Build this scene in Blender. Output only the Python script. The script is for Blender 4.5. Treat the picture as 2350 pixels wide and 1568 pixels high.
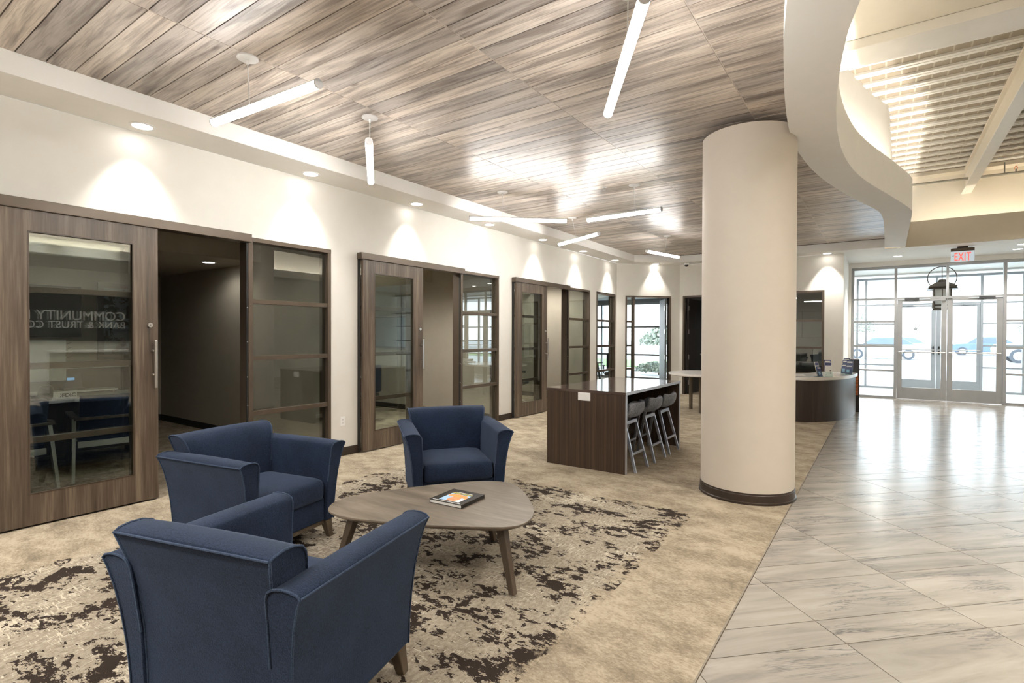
import bpy, bmesh, math, random
from mathutils import Vector, Matrix
random.seed(7)
SC = bpy.context.scene
COL = SC.collection
for _o in list(bpy.data.objects): bpy.data.objects.remove(_o)
PI = math.pi
rad = math.radians

# ------------------------------------------------------------------ camera
cd = bpy.data.cameras.new('camera'); cam = bpy.data.objects.new('camera', cd); COL.objects.link(cam)
cd.sensor_width = 36.0; cd.lens = 1212.0*36/2350; cd.clip_start = 0.05; cd.clip_end = 400
cd.shift_y = -2.6/2350
cam.location = (0, 0, 1.5)
_m = Matrix.Rotation(rad(35.05), 4, 'Z') @ Matrix.Rotation(rad(90-0.585), 4, 'X') @ Matrix.Rotation(rad(0.18), 4, 'Z')
cam.rotation_euler = _m.to_euler()
SC.camera = cam

# ------------------------------------------------------------------ world, exposure
w = bpy.data.worlds.new('overcast_sky'); SC.world = w; w.use_nodes = True
_nt = w.node_tree; _bg = _nt.nodes['Background']
_tc = _nt.nodes.new('ShaderNodeTexCoord'); _sx = _nt.nodes.new('ShaderNodeSeparateXYZ'); _cr = _nt.nodes.new('ShaderNodeValToRGB')
_nt.links.new(_tc.outputs['Generated'], _sx.inputs[0]); _nt.links.new(_sx.outputs['Z'], _cr.inputs[0])
_cr.color_ramp.elements[0].color = (0.93, 0.96, 1, 1); _cr.color_ramp.elements[1].color = (0.62, 0.78, 1, 1)
_nt.links.new(_cr.outputs[0], _bg.inputs[0]); _bg.inputs[1].default_value = 3.2
SC.view_settings.view_transform = 'Standard'; SC.view_settings.look = 'None'
SC.view_settings.gamma = 1.0; SC.view_settings.use_curve_mapping = False
SC.view_settings.exposure = 1.33
cy = SC.cycles
cy.use_denoising = True; cy.max_bounces = 10; cy.diffuse_bounces = 5; cy.glossy_bounces = 4
cy.transparent_max_bounces = 24; cy.sample_clamp_indirect = 6.0; cy.caustics_reflective = False; cy.caustics_refractive = False

# ------------------------------------------------------------------ materials
def new_mat(name):
    m = bpy.data.materials.new(name); m.use_nodes = True
    nt = m.node_tree; return m, nt, nt.nodes['Principled BSDF']
def N(nt, t, **kw):
    n = nt.nodes.new('ShaderNode'+t)
    for k, v in kw.items(): setattr(n, k, v)
    return n
def ramp(nt, stops):
    r = N(nt, 'ValToRGB'); e = r.color_ramp.elements
    while len(e) < len(stops): e.new(0.5)
    for i, (p, c) in enumerate(stops): e[i].position = p; e[i].color = (c[0], c[1], c[2], 1)
    return r
def coords(nt, scale, rnd=True, rot=(0, 0, 0)):
    tc = N(nt, 'TexCoord'); mp = N(nt, 'Mapping'); mp.inputs['Scale'].default_value = scale; mp.inputs['Rotation'].default_value = rot
    if rnd:
        oi = N(nt, 'ObjectInfo'); mu = N(nt, 'VectorMath', operation='MULTIPLY_ADD')
        cb = N(nt, 'CombineXYZ'); 
        for i in range(3): nt.links.new(oi.outputs['Random'], cb.inputs[i])
        mu.inputs[1].default_value = (37.3, 51.7, 23.1)
        nt.links.new(cb.outputs[0], mu.inputs[0]); nt.links.new(tc.outputs['Object'], mu.inputs[2]); nt.links.new(mu.outputs[0], mp.inputs[0])
    else: nt.links.new(tc.outputs['Object'], mp.inputs[0])
    return mp
def noise(nt, vec, scale, detail=4, rough=0.55, dist=0.0):
    n = N(nt, 'TexNoise'); n.inputs['Scale'].default_value = scale; n.inputs['Detail'].default_value = detail
    n.inputs['Roughness'].default_value = rough; n.inputs['Distortion'].default_value = dist
    nt.links.new(vec.outputs[0], n.inputs['Vector']); return n
def mixc(nt, fac, a, b, mode='MIX'):
    m = N(nt, 'MixRGB', blend_type=mode)
    for i, v in ((0, fac), (1, a), (2, b)):
        if isinstance(v, (int, float)): m.inputs[i].default_value = v
        elif isinstance(v, (tuple, list)): m.inputs[i].default_value = (v[0], v[1], v[2], 1)
        else: nt.links.new(v, m.inputs[i])
    return m
def math_(nt, op, a, b=0.0):
    m = N(nt, 'Math', operation=op)
    for i, v in ((0, a), (1, b)):
        if isinstance(v, (int, float)): m.inputs[i].default_value = v
        else: nt.links.new(v, m.inputs[i])
    return m
def bump(nt, bs, h, strength=0.1, dist=0.01):
    b = N(nt, 'Bump'); b.inputs['Strength'].default_value = strength; b.inputs['Distance'].default_value = dist
    nt.links.new(h, b.inputs['Height']); nt.links.new(b.outputs[0], bs.inputs['Normal'])

def plain(name, c, rough=0.5, metal=0.0, spec=0.5, var=0.04, nscale=6.0):
    m, nt, bs = new_mat(name)
    mp = coords(nt, (1, 1, 1), False); n = noise(nt, mp, nscale, 3)
    r = ramp(nt, [(0.3, [x*(1-var) for x in c]), (0.7, [min(1, x*(1+var)) for x in c])])
    nt.links.new(n.outputs['Fac'], r.inputs[0]); nt.links.new(r.outputs[0], bs.inputs['Base Color'])
    bs.inputs['Roughness'].default_value = rough; bs.inputs['Metallic'].default_value = metal
    bs.inputs['Specular IOR Level'].default_value = spec
    return m
def emit(name, c, s):
    m = bpy.data.materials.new(name); m.use_nodes = True; nt = m.node_tree
    nt.nodes.clear(); e = N(nt, 'Emission'); o = N(nt, 'OutputMaterial')
    e.inputs[0].default_value = (c[0], c[1], c[2], 1); e.inputs[1].default_value = s
    nt.links.new(e.outputs[0], o.inputs[0]); return m
def glass(name, tint=(0.94, 0.97, 0.96), ior=1.5, rough=0.0):
    m = bpy.data.materials.new(name); m.use_nodes = True; nt = m.node_tree; nt.nodes.clear()
    o = N(nt, 'OutputMaterial'); mx = N(nt, 'MixShader'); t = N(nt, 'BsdfTransparent'); g = N(nt, 'BsdfGlossy'); f = N(nt, 'Fresnel')
    t.inputs[0].default_value = (*tint, 1); g.inputs['Roughness'].default_value = rough; ge = N(nt, 'NewGeometry'); mr_ = N(nt, 'MapRange'); mr_.inputs['To Min'].default_value = ior; mr_.inputs['To Max'].default_value = 1/ior
    nt.links.new(ge.outputs['Backfacing'], mr_.inputs['Value']); nt.links.new(mr_.outputs[0], f.inputs[0])   # same reflectance on both faces of the pane
    nt.links.new(f.outputs[0], mx.inputs[0]); nt.links.new(t.outputs[0], mx.inputs[1]); nt.links.new(g.outputs[0], mx.inputs[2])
    nt.links.new(mx.outputs[0], o.inputs[0]); return m
def wood(name, stops, scale=(1.2, 22, 22), rough=0.4, spread=0.35, fine=120, bstr=0.05, rnd=True, dist=0.6):
    """grain runs along the axis with the smallest scale"""
    m, nt, bs = new_mat(name)
    mp = coords(nt, scale, rnd)
    n1 = noise(nt, mp, 1.0, 7, 0.62, dist)
    mp2 = coords(nt, tuple(s*4 for s in scale), rnd); n2 = noise(nt, mp2, 1.3, 4, 0.6)
    r = ramp(nt, stops); 
    a = math_(nt, 'MULTIPLY_ADD', n2.outputs['Fac'], spread); nt.links.new(n1.outputs['Fac'], a.inputs[2])
    s = math_(nt, 'SUBTRACT', a.outputs[0], spread*0.5); nt.links.new(s.outputs[0], r.inputs[0])
    nt.links.new(r.outputs[0], bs.inputs['Base Color']); bs.inputs['Roughness'].default_value = rough
    bump(nt, bs, n2.outputs['Fac'], bstr, 0.004)
    return m, nt, bs, r

M = {}
M['paint'] = plain('wall_paint', (0.745, 0.722, 0.668), 0.75, var=0.015)
M['column_paint'] = plain('beige_column_paint', (0.60, 0.54, 0.465), 0.7, var=0.015)
M['fascia_paint'] = plain('taupe_fascia_paint', (0.60, 0.55, 0.46), 0.75, var=0.015)
M['office_paint'] = plain('office_paint', (0.42, 0.38, 0.31), 0.8, var=0.03)
M['office_grey'] = plain('office_grey_paint', (0.30, 0.32, 0.33), 0.8, var=0.03)
M['ceil_paint'] = plain('ceiling_paint', (0.90, 0.885, 0.85), 0.75, var=0.012)
M['cream'] = plain('cream_ceiling_paint', (0.80, 0.75, 0.66), 0.75, var=0.015)
M['white'] = plain('white_plastic', (0.85, 0.85, 0.84), 0.4, var=0.01)
M['white_top'] = plain('white_quartz', (0.78, 0.76, 0.73), 0.2, var=0.03, nscale=30)
M['bronze'] = plain('bronze_aluminium', (0.095, 0.072, 0.052), 0.38, 0.35, var=0.08)
M['ext_frame'] = plain('pale_aluminium', (0.36, 0.39, 0.43), 0.45, 0.1, var=0.03)
M['dark_gap'] = plain('black_gasket', (0.012, 0.011, 0.010), 0.6)
M['base_brown'] = plain('dark_baseboard', (0.035, 0.024, 0.018), 0.35, var=0.2)
M['steel'] = plain('brushed_steel', (0.62, 0.60, 0.58), 0.28, 1.0, var=0.05, nscale=40)
M['grey_frame'] = plain('grey_aluminium', (0.40, 0.41, 0.42), 0.4, 0.3, var=0.04)
M['tube_cap'] = plain('satin_end_cap', (0.72, 0.72, 0.72), 0.35, 0.2)
M['edge_taupe'] = plain('taupe_edge_strip', (0.20, 0.17, 0.13), 0.6)
M['door_slate'] = plain('slate_door', (0.10, 0.115, 0.122), 0.45)
M['black'] = plain('black_plastic', (0.015, 0.015, 0.017), 0.4, var=0.1)
M['dark_grey'] = plain('charcoal_plastic', (0.05, 0.052, 0.056), 0.5, var=0.1)
M['edge_grey'] = plain('grey_edge_band', (0.36, 0.36, 0.38), 0.35, 0.3, var=0.05)
M['stool_metal'] = plain('stool_frame_metal', (0.34, 0.36, 0.41), 0.35, 0.5, var=0.04)
M['pipe'] = plain('pipe_grey', (0.35, 0.34, 0.30), 0.5, 0.4)
M['lens'] = emit('lamp_lens', (1.0, 0.95, 0.88), 9.0)
M['tube'] = emit('tube_diffuser', (1.0, 0.97, 0.93), 40.0)
M['cove'] = emit('cove_strip', (1.0, 0.92, 0.80), 100.0)
M['cove2'] = emit('fascia_cove_strip', (1.0, 0.92, 0.78), 16.0)
M['exit_panel'] = emit('edge_lit_exit_panel', (0.82, 0.90, 0.92), 0.28)
M['exit_red'] = emit('exit_letters', (1.0, 0.16, 0.13), 0.55)
M['screen'] = emit('monitor_screen', (0.75, 0.80, 0.78), 0.22)
M['screen_blue'] = emit('small_screen', (0.2, 0.45, 0.8), 0.4)
M['glass'] = glass('window_glass', (0.90, 0.93, 0.91), 1.9)
M['clear'] = glass('clear_glass', (0.96, 0.98, 0.98), 1.45)
M['acrylic'] = glass('acrylic', (0.90, 0.96, 0.95), 1.45, 0.05)

# wooden door leaf: vertical grain
M['door_wood'], *_ = wood('walnut_laminate', [(0.28, (0.046, 0.032, 0.022)), (0.5, (0.096, 0.069, 0.048)), (0.72, (0.190, 0.145, 0.103))], (11, 11, 0.5), 0.38, 0.55)
M['island_wood'], *_ = wood('dark_walnut', [(0.30, (0.028, 0.016, 0.010)), (0.5, (0.052, 0.031, 0.020)), (0.70, (0.095, 0.060, 0.039))], (34, 34, 0.35), 0.38, 0.45)
M['desk_wood'], *_ = wood('espresso_wood', [(0.25, (0.016, 0.010, 0.008)), (0.55, (0.032, 0.022, 0.018)), (0.8, (0.060, 0.044, 0.036))], (10, 10, 0.6), 0.32, 0.4)
M['table_wood'], *_ = wood('grey_oak', [(0.25, (0.075, 0.058, 0.043)), (0.5, (0.132, 0.105, 0.079)), (0.75, (0.215, 0.176, 0.135))], (1.6, 9, 9), 0.33, 0.4)
M['leg_wood'], *_ = wood('walnut_leg', [(0.25, (0.034, 0.023, 0.015)), (0.5, (0.060, 0.041, 0.027)), (0.8, (0.100, 0.072, 0.050))], (12, 12, 1.0), 0.4)
M['chair_leg'], *_ = wood('ash_brown_leg', [(0.25, (0.055, 0.040, 0.025)), (0.5, (0.098, 0.072, 0.046)), (0.8, (0.150, 0.115, 0.077))], (12, 12, 1.0), 0.4)

# ceiling planks: grain along X, every plank its own tone
m, nt, bs, r = wood('ceiling_plank_wood', [(0.18, (0.16, 0.138, 0.122)), (0.32, (0.40, 0.350, 0.308)), (0.47, (0.62, 0.555, 0.495)), (0.80, (0.80, 0.735, 0.665))], (0.55, 6.5, 6.5), 0.36, 0.42, bstr=0.04, dist=0.9)
oi = N(nt, 'ObjectInfo'); rr = ramp(nt, [(0.0, (0.70, 0.70, 0.72)), (0.35, (0.93, 0.92, 0.91)), (1.0, (1.12, 1.09, 1.05))]); nt.links.new(oi.outputs['Random'], rr.inputs[0])
mm = mixc(nt, 1.0, r.outputs[0], rr.outputs[0], 'MULTIPLY')
st = noise(nt, coords(nt, (0.45, 5.0, 5.0)), 2.6, 3, 0.55, 0.5); sr = ramp(nt, [(0.36, (0.50, 0.47, 0.46)), (0.54, (1, 1, 1))]); nt.links.new(st.outputs['Fac'], sr.inputs[0])
fg = noise(nt, coords(nt, (2.2, 60, 60)), 1.2, 3, 0.6, 0.8); fr = ramp(nt, [(0.36, (0.72, 0.70, 0.68)), (0.50, (1, 1, 1))]); nt.links.new(fg.outputs['Fac'], fr.inputs[0])
vo = N(nt, 'TexVoronoi'); vo.inputs['Scale'].default_value = 1.6; nt.links.new(coords(nt, (0.75, 2.6, 1)).outputs[0], vo.inputs['Vector'])
kr = ramp(nt, [(0.025, (0.42, 0.38, 0.36)), (0.085, (1, 1, 1))]); nt.links.new(vo.outputs['Distance'], kr.inputs[0])
for q_ in (sr, fr, kr): mm = mixc(nt, 1.0, mm.outputs[0], q_.outputs[0], 'MULTIPLY')
nt.links.new(mm.outputs[0], bs.inputs['Base Color'])
M['plank'] = m
M['plank_bed'] = plain('plank_groove', (0.03, 0.024, 0.02), 0.7)
M['seam'] = plain('metal_reveal', (0.62, 0.56, 0.50), 0.4, 0.2)

# marble tile, veins along local X
m, nt, bs = new_mat('marble_tile')
mp = coords(nt, (0.55, 3.2, 1)); n1 = noise(nt, mp, 1.6, 8, 0.62, 1.2)
mp2 = coords(nt, (0.55, 6.5, 1)); n2 = noise(nt, mp2, 2.0, 5, 0.68, 1.2)
r = ramp(nt, [(0.30, (0.205, 0.186, 0.164)), (0.48, (0.298, 0.272, 0.240)), (0.70, (0.388, 0.355, 0.313))]); nt.links.new(n1.outputs['Fac'], r.inputs[0])
v = math_(nt, 'SUBTRACT', n2.outputs['Fac'], 0.5); v = math_(nt, 'ABSOLUTE', v.outputs[0]); vr = ramp(nt, [(0.0, (0.48, 0.49, 0.54)), (0.03, (1, 1, 1))]); nt.links.new(v.outputs[0], vr.inputs[0])
msk = noise(nt, coords(nt, (1, 2, 1)), 1.7, 2); mr = ramp(nt, [(0.5, (0, 0, 0)), (0.62, (1, 1, 1))]); nt.links.new(msk.outputs['Fac'], mr.inputs[0])
vm = mixc(nt, mr.outputs[0], (1, 1, 1), vr.outputs[0]); mm = mixc(nt, 1.0, r.outputs[0], vm.outputs[0], 'MULTIPLY')
nt.links.new(mm.outputs[0], bs.inputs['Base Color']); bs.inputs['Roughness'].default_value = 0.21; bs.inputs['Specular IOR Level'].default_value = 0.33
bump(nt, bs, n1.outputs['Fac'], 0.03, 0.004)
M['tile'] = m
M['grout'] = plain('tan_grout', (0.20, 0.135, 0.09), 0.85)

# carpet
def carpet_color(nt):
    mp = coords(nt, (1.0, 1.5, 1), False, (0, 0, rad(35)))
    a = noise(nt, mp, 2.6, 8, 0.75); b = noise(nt, coords(nt, (1, 1.8, 1), False, (0, 0, rad(35))), 40, 5, 0.75)
    s = math_(nt, 'MULTIPLY_ADD', b.outputs['Fac'], 0.55); nt.links.new(a.outputs['Fac'], s.inputs[2])
    s = math_(nt, 'SUBTRACT', s.outputs[0], 0.275)
    r = ramp(nt, [(0.30, (0.160, 0.129, 0.092)), (0.46, (0.280, 0.231, 0.169)), (0.60, (0.415, 0.350, 0.263))]); nt.links.new(s.outputs[0], r.inputs[0])
    return r, b
m, nt, bs = new_mat('beige_carpet'); r, b = carpet_color(nt); nt.links.new(r.outputs[0], bs.inputs['Base Color'])
bs.inputs['Roughness'].default_value = 0.95; bs.inputs['Specular IOR Level'].default_value = 0.1
fz = noise(nt, coords(nt, (1, 1, 1), False), 260, 2); bump(nt, bs, fz.outputs['Fac'], 0.5, 0.006); M['carpet'] = m
RUG = (-4.47, -0.6, -1.28, 4.50)
m, nt, bs = new_mat('patterned_carpet'); r, b = carpet_color(nt)
oc = N(nt, 'TexCoord'); sx = N(nt, 'SeparateXYZ'); nt.links.new(oc.outputs['Object'], sx.inputs[0])
cxm, cym = (RUG[0]+RUG[2])/2, (RUG[1]+RUG[3])/2
dx = math_(nt, 'SUBTRACT', sx.outputs[0], cxm); dx = math_(nt, 'ABSOLUTE', dx.outputs[0]); dx = math_(nt, 'SUBTRACT', (RUG[2]-RUG[0])/2, dx.outputs[0])
dy = math_(nt, 'SUBTRACT', sx.outputs[1], cym); dy = math_(nt, 'ABSOLUTE', dy.outputs[0]); dy = math_(nt, 'SUBTRACT', (RUG[3]-RUG[1])/2, dy.outputs[0])
d = math_(nt, 'MINIMUM', dx.outputs[0], dy.outputs[0])
def step(nt, v, lo, hi):
    s = N(nt, 'MapRange'); s.inputs['From Min'].default_value = lo; s.inputs['From Max'].default_value = hi; nt.links.new(v, s.inputs['Value']); return s
en = noise(nt, coords(nt, (1.4, 1, 1), False), 7, 6, 0.72)
e1 = math_(nt, 'MULTIPLY_ADD', en.outputs['Fac'], -0.55); nt.links.new(d.outputs[0], e1.inputs[2])   # d - .55*noise
inner = step(nt, e1.outputs[0], -0.24, -0.16)
g1 = noise(nt, coords(nt, (1.0, 7.0, 1), False), 13, 3, 0.6); g2 = noise(nt, coords(nt, (7.0, 1.0, 1), False), 13, 3, 0.6)
lowf = noise(nt, coords(nt, (1, 1, 1), False), 1.9, 5, 0.65)
gg = math_(nt, 'MAXIMUM', g1.outputs['Fac'], g2.outputs['Fac'])
gs = math_(nt, 'MULTIPLY_ADD', lowf.outputs['Fac'], 0.9); nt.links.new(gg.outputs[0], gs.inputs[2])
fin_ = noise(nt, coords(nt, (1.6, 1, 1), False), 30, 4, 0.7)
g0 = ramp(nt, [(0.32, (0.195, 0.162, 0.122)), (0.62, (0.350, 0.303, 0.236))]); nt.links.new(fin_.outputs['Fac'], g0.inputs[0])
wm = step(nt, gs.outputs[0], 1.075, 1.12)
gr = mixc(nt, wm.outputs[0], g0.outputs[0], (0.50, 0.44, 0.35))
base = mixc(nt, inner.outputs[0], r.outputs[0], gr.outputs[0])
bl = noise(nt, coords(nt, (1.0, 1.25, 1), False, (0, 0, rad(12))), 3.4, 4, 0.55, 0.3)
sm = noise(nt, coords(nt, (1.0, 1.5, 1), False, (0, 0, rad(9))), 13.0, 4, 0.65, 0.4)
fi = noise(nt, coords(nt, (1.0, 1.6, 1), False, (0, 0, rad(-7))), 48.0, 4, 0.7, 0.2)
bs_ = math_(nt, 'MULTIPLY_ADD', sm.outputs['Fac'], 0.85); nt.links.new(bl.outputs['Fac'], bs_.inputs[2])
bs2 = math_(nt, 'MULTIPLY_ADD', fi.outputs['Fac'], 0.38); nt.links.new(bs_.outputs[0], bs2.inputs[2])
bm = step(nt, bs2.outputs[0], 1.165, 1.176)
edge2 = step(nt, e1.outputs[0], -0.30, -0.24)
bmm = math_(nt, 'MULTIPLY', bm.outputs[0], edge2.outputs[0])
fin = mixc(nt, bmm.outputs[0], base.outputs[0], (0.030, 0.0215, 0.017)); nt.links.new(fin.outputs[0], bs.inputs['Base Color'])
bs.inputs['Roughness'].default_value = 0.95; bs.inputs['Specular IOR Level'].default_value = 0.1
fz = noise(nt, coords(nt, (1, 1, 1), False), 260, 2); bump(nt, bs, fz.outputs['Fac'], 0.5, 0.006); M['rug'] = m

def fabric(name, c0, c1, sc=210, bstr=0.8):
    m, nt, bs = new_mat(name)
    a = noise(nt, coords(nt, (1, 1, 1), False), sc, 3, 0.7); b2 = noise(nt, coords(nt, (1, 1, 1), False), 5, 3)
    s = math_(nt, 'MULTIPLY_ADD', b2.outputs['Fac'], 0.35); nt.links.new(a.outputs['Fac'], s.inputs[2])
    r = ramp(nt, [(0.52, c0), (0.82, c1)]); nt.links.new(s.outputs[0], r.inputs[0]); nt.links.new(r.outputs[0], bs.inputs['Base Color'])
    bs.inputs['Roughness'].default_value = 0.9; bs.inputs['Specular IOR Level'].default_value = 0.2
    bs.inputs['Sheen Weight'].default_value = 0.15; bs.inputs['Sheen Roughness'].default_value = 0.5; bs.inputs['Sheen Tint'].default_value = (0.55, 0.7, 1, 1)
    bump(nt, bs, a.outputs['Fac'], bstr, 0.003); return m
M['blue'] = fabric('navy_fabric', (0.003, 0.0062, 0.016), (0.0145, 0.0265, 0.060))
M['blue_pipe'] = fabric('navy_piping', (0.016, 0.026, 0.050), (0.045, 0.068, 0.118))
M['stool_fab'] = fabric('charcoal_mesh', (0.05, 0.052, 0.06), (0.32, 0.335, 0.37), 150, 0.6)

# acoustic deck recess, fine cross ticks every 0.15 m
m, nt, bs = new_mat('perforated_deck')
tc = N(nt, 'TexCoord'); sx = N(nt, 'SeparateXYZ'); nt.links.new(tc.outputs['Object'], sx.inputs[0])
fx = math_(nt, 'MULTIPLY', sx.outputs[0], 1/0.16); fx = math_(nt, 'FRACT', fx.outputs[0]); tk = step(nt, fx.outputs[0], 0.10, 0.12)
n = noise(nt, coords(nt, (1, 1, 1), False), 180, 2)
r = ramp(nt, [(0.35, (0.20, 0.17, 0.13)), (0.6, (0.30, 0.26, 0.20))]); nt.links.new(n.outputs['Fac'], r.inputs[0])
mm = mixc(nt, tk.outputs[0], (0.42, 0.37, 0.30), r.outputs[0]); nt.links.new(mm.outputs[0], bs.inputs['Base Color']); bs.inputs['Roughness'].default_value = 0.8
M['deck'] = m
M['beam_white'] = plain('white_steel_paint', (0.82, 0.80, 0.76), 0.5, var=0.02)
M['beam_cream'] = plain('cream_steel_paint', (0.78, 0.72, 0.62), 0.5, var=0.02)
M['ground'] = plain('pale_concrete', (0.62, 0.62, 0.60), 0.9, var=0.1, nscale=1.5)
M['asphalt'] = plain('asphalt', (0.34, 0.34, 0.34), 0.9, var=0.15)
M['grass'] = plain('lawn', (0.22, 0.34, 0.12), 0.95, var=0.3, nscale=9)
M['leaf'] = plain('shrub_leaf', (0.24, 0.27, 0.21), 0.8, var=0.5, nscale=14)
M['bark'] = plain('bark', (0.13, 0.09, 0.06), 0.9, var=0.2)
M['car_white'] = plain('white_car_paint', (0.80, 0.81, 0.82), 0.25)
M['car_blue'] = plain('blue_car_paint', (0.14, 0.20, 0.30), 0.25)
M['tyre'] = plain('tyre_rubber', (0.07, 0.075, 0.085), 0.8)
M['rim'] = plain('alloy_rim', (0.55, 0.56, 0.58), 0.35, 0.8)
M['carglass'] = plain('car_window', (0.16, 0.20, 0.25), 0.1)
M['orange'] = plain('orange_paint', (0.85, 0.28, 0.06), 0.5, var=0.15, nscale=25)
M['skin_print'] = plain('tan_print', (0.62, 0.25, 0.10), 0.5, var=0.25, nscale=40)
M['sky_print'] = plain('pale_blue_print', (0.35, 0.55, 0.80), 0.4, var=0.25, nscale=20)
M['yellow_print'] = plain('yellow_green_print', (0.42, 0.40, 0.06), 0.4, var=0.2)
M['book_black'] = plain('black_cover', (0.018, 0.016, 0.015), 0.25, var=0.2, nscale=30)
M['paper'] = plain('paper', (0.80, 0.79, 0.76), 0.7)
M['navy_print'] = plain('navy_print', (0.02, 0.035, 0.14), 0.35)
M['letter'] = plain('sign_letter_white', (0.85, 0.86, 0.88), 0.4)
M['feature'] = plain('dark_feature_panel', (0.03, 0.028, 0.028), 0.5)
M['whiteboard'] = plain('frosted_board', (0.62, 0.64, 0.60), 0.4)
M['copper'] = plain('copper_edge', (0.75, 0.24, 0.09), 0.35, 0.4, var=0.2, nscale=60)
M['grey_wood'] = plain('grey_painted_wood', (0.42, 0.42, 0.38), 0.5, var=0.1)
M['ink'] = plain('dark_ink', (0.03, 0.03, 0.035), 0.6)
# tree picture
m, nt, bs = new_mat('tree_print')
a = noise(nt, coords(nt, (1, 1, 1), False), 5, 8, 0.75, 0.5)
r = ramp(nt, [(0.50, (0.11, 0.15, 0.20)), (0.53, (0.015, 0.018, 0.012))]); nt.links.new(a.outputs['Fac'], r.inputs[0]); nt.links.new(r.outputs[0], bs.inputs['Base Color']); bs.inputs['Roughness'].default_value = 0.3
M['tree_print'] = m

# ------------------------------------------------------------------ mesh helpers
class MB:
    def __init__(s): s.v = []; s.f = []; s.mi = []
    def add(s, vs, fs, mi=0):
        o = len(s.v); s.v += [tuple(p) for p in vs]; s.f += [tuple(i+o for i in f) for f in fs]; s.mi += [mi]*len(fs); return s
    def box(s, x0, x1, y0, y1, z0, z1, mi=0):
        vs = [(x, y, z) for z in (z0, z1) for y in (y0, y1) for x in (x0, x1)]
        return s.add(vs, [(0, 2, 3, 1), (4, 5, 7, 6), (0, 1, 5, 4), (2, 6, 7, 3), (0, 4, 6, 2), (1, 3, 7, 5)], mi)
    def prism(s, poly, z0, z1, mi=0):
        a = sum(poly[i][0]*poly[(i+1) % len(poly)][1]-poly[(i+1) % len(poly)][0]*poly[i][1] for i in range(len(poly)))
        if a < 0: poly = poly[::-1]
        n = len(poly); vs = [(p[0], p[1], z0) for p in poly]+[(p[0], p[1], z1) for p in poly]
        fs = [tuple(range(n))[::-1], tuple(range(n, 2*n))]+[(i, (i+1) % n, n+(i+1) % n, n+i) for i in range(n)]
        return s.add(vs, fs, mi)
    def loft(s, rings, cap=True, closed=True, mi=0):
        n = len(rings[0]); vs = [p for r_ in rings for p in r_]; fs = []
        for k in range(len(rings)-1):
            for i in range(n if closed else n-1):
                j = (i+1) % n; fs.append((k*n+i, k*n+j, (k+1)*n+j, (k+1)*n+i))
        if cap: fs += [tuple(range(n))[::-1], tuple(range((len(rings)-1)*n, len(rings)*n))]
        return s.add(vs, fs, mi)
    def cyl(s, c, r0, r1, z0, z1, n=24, mi=0, axis='Z'):
        rings = []
        for z, r_ in ((z0, r0), (z1, r1)):
            ring = []
            for i in range(n):
                t = 2*PI*i/n; a, b = r_*math.cos(t), r_*math.sin(t)
                ring.append({'Z': (c[0]+a, c[1]+b, z), 'X': (z, c[0]+a, c[1]+b), 'Y': (c[0]+b, z, c[1]+a)}[axis])
            rings.append(ring)
        return s.loft(rings, mi=mi)
    def lathe(s, c, prof, n=32, mi=0):
        return s.loft([[(c[0]+r_*math.cos(2*PI*i/n), c[1]+r_*math.sin(2*PI*i/n), z) for i in range(n)] for r_, z in prof], mi=mi)
    def tube(s, pts, r_, n=8, closed=False, mi=0):
        pts = [Vector(p) for p in pts]; m_ = len(pts); rings = []
        up = None
        for i, p in enumerate(pts):
            a = pts[(i-1) % m_] if (closed or i > 0) else p; b = pts[(i+1) % m_] if (closed or i < m_-1) else p
            t = (b-a).normalized()
            if up is None: up = Vector((0, 0, 1)) if abs(t.z) < 0.9 else Vector((1, 0, 0))
            u = (up-t*up.dot(t))
            u = u.normalized() if u.length > 1e-5 else t.orthogonal().normalized()
            up = u; v_ = t.cross(u); rr_ = r_[i] if isinstance(r_, (list, tuple)) else r_
            rings.append([tuple(p+rr_*(math.cos(2*PI*k/n)*u+math.sin(2*PI*k/n)*v_)) for k in range(n)])
        if closed: rings.append(rings[0])
        return s.loft(rings, cap=not closed, mi=mi)
    def bar(s, a, b, wa, wb=None, mi=0):
        """square-section tapered bar from a to b"""
        wb = wa if wb is None else wb
        wa = wa if isinstance(wa, tuple) else (wa, wa); wb = wb if isinstance(wb, tuple) else (wb, wb)
        rings = [[(p[0]+sx_*w_[0]/2, p[1]+sy_*w_[1]/2, p[2]) for sx_, sy_ in ((-1, -1), (1, -1), (1, 1), (-1, 1))] for p, w_ in ((a, wa), (b, wb))]
        return s.loft(rings, mi=mi)
    def mesh(s, name, mats, smooth=None):
        me = bpy.data.meshes.new(name); me.from_pydata(s.v, [], s.f)
        for m_ in (mats if isinstance(mats, (list, tuple)) else [mats]): me.materials.append(M[m_])
        me.polygons.foreach_set('material_index', s.mi)
        bm = bmesh.new(); bm.from_mesh(me); bmesh.ops.recalc_face_normals(bm, faces=bm.faces); bm.to_mesh(me); bm.free()
        if smooth is not None:
            me.polygons.foreach_set('use_smooth', [True]*len(me.polygons)); me.set_sharp_from_angle(angle=rad(smooth))
        me.update(); return me
    def build(s, name, mats, parent=None, smooth=None, bevel=0, segs=2, loc=None, rotz=0):
        return link(name, s.mesh(name, mats, smooth), parent, bevel, segs, loc, rotz)
def link(name, me, parent=None, bevel=0, segs=2, loc=None, rotz=0):
    o = bpy.data.objects.new(name, me); COL.objects.link(o)
    if parent is not None: o.parent = parent
    if loc is not None: o.location = loc
    if rotz: o.rotation_euler = (0, 0, rotz)
    if bevel:
        b_ = o.modifiers.new('bevel', 'BEVEL'); b_.width = bevel; b_.segments = segs; b_.limit_method = 'ANGLE'; b_.angle_limit = rad(38)
        b_.harden_normals = False
    return o
def tag(o, label, cat, group=None):
    o['label'] = label; o['category'] = cat
    if group: o['group'] = group
    return o
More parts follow.
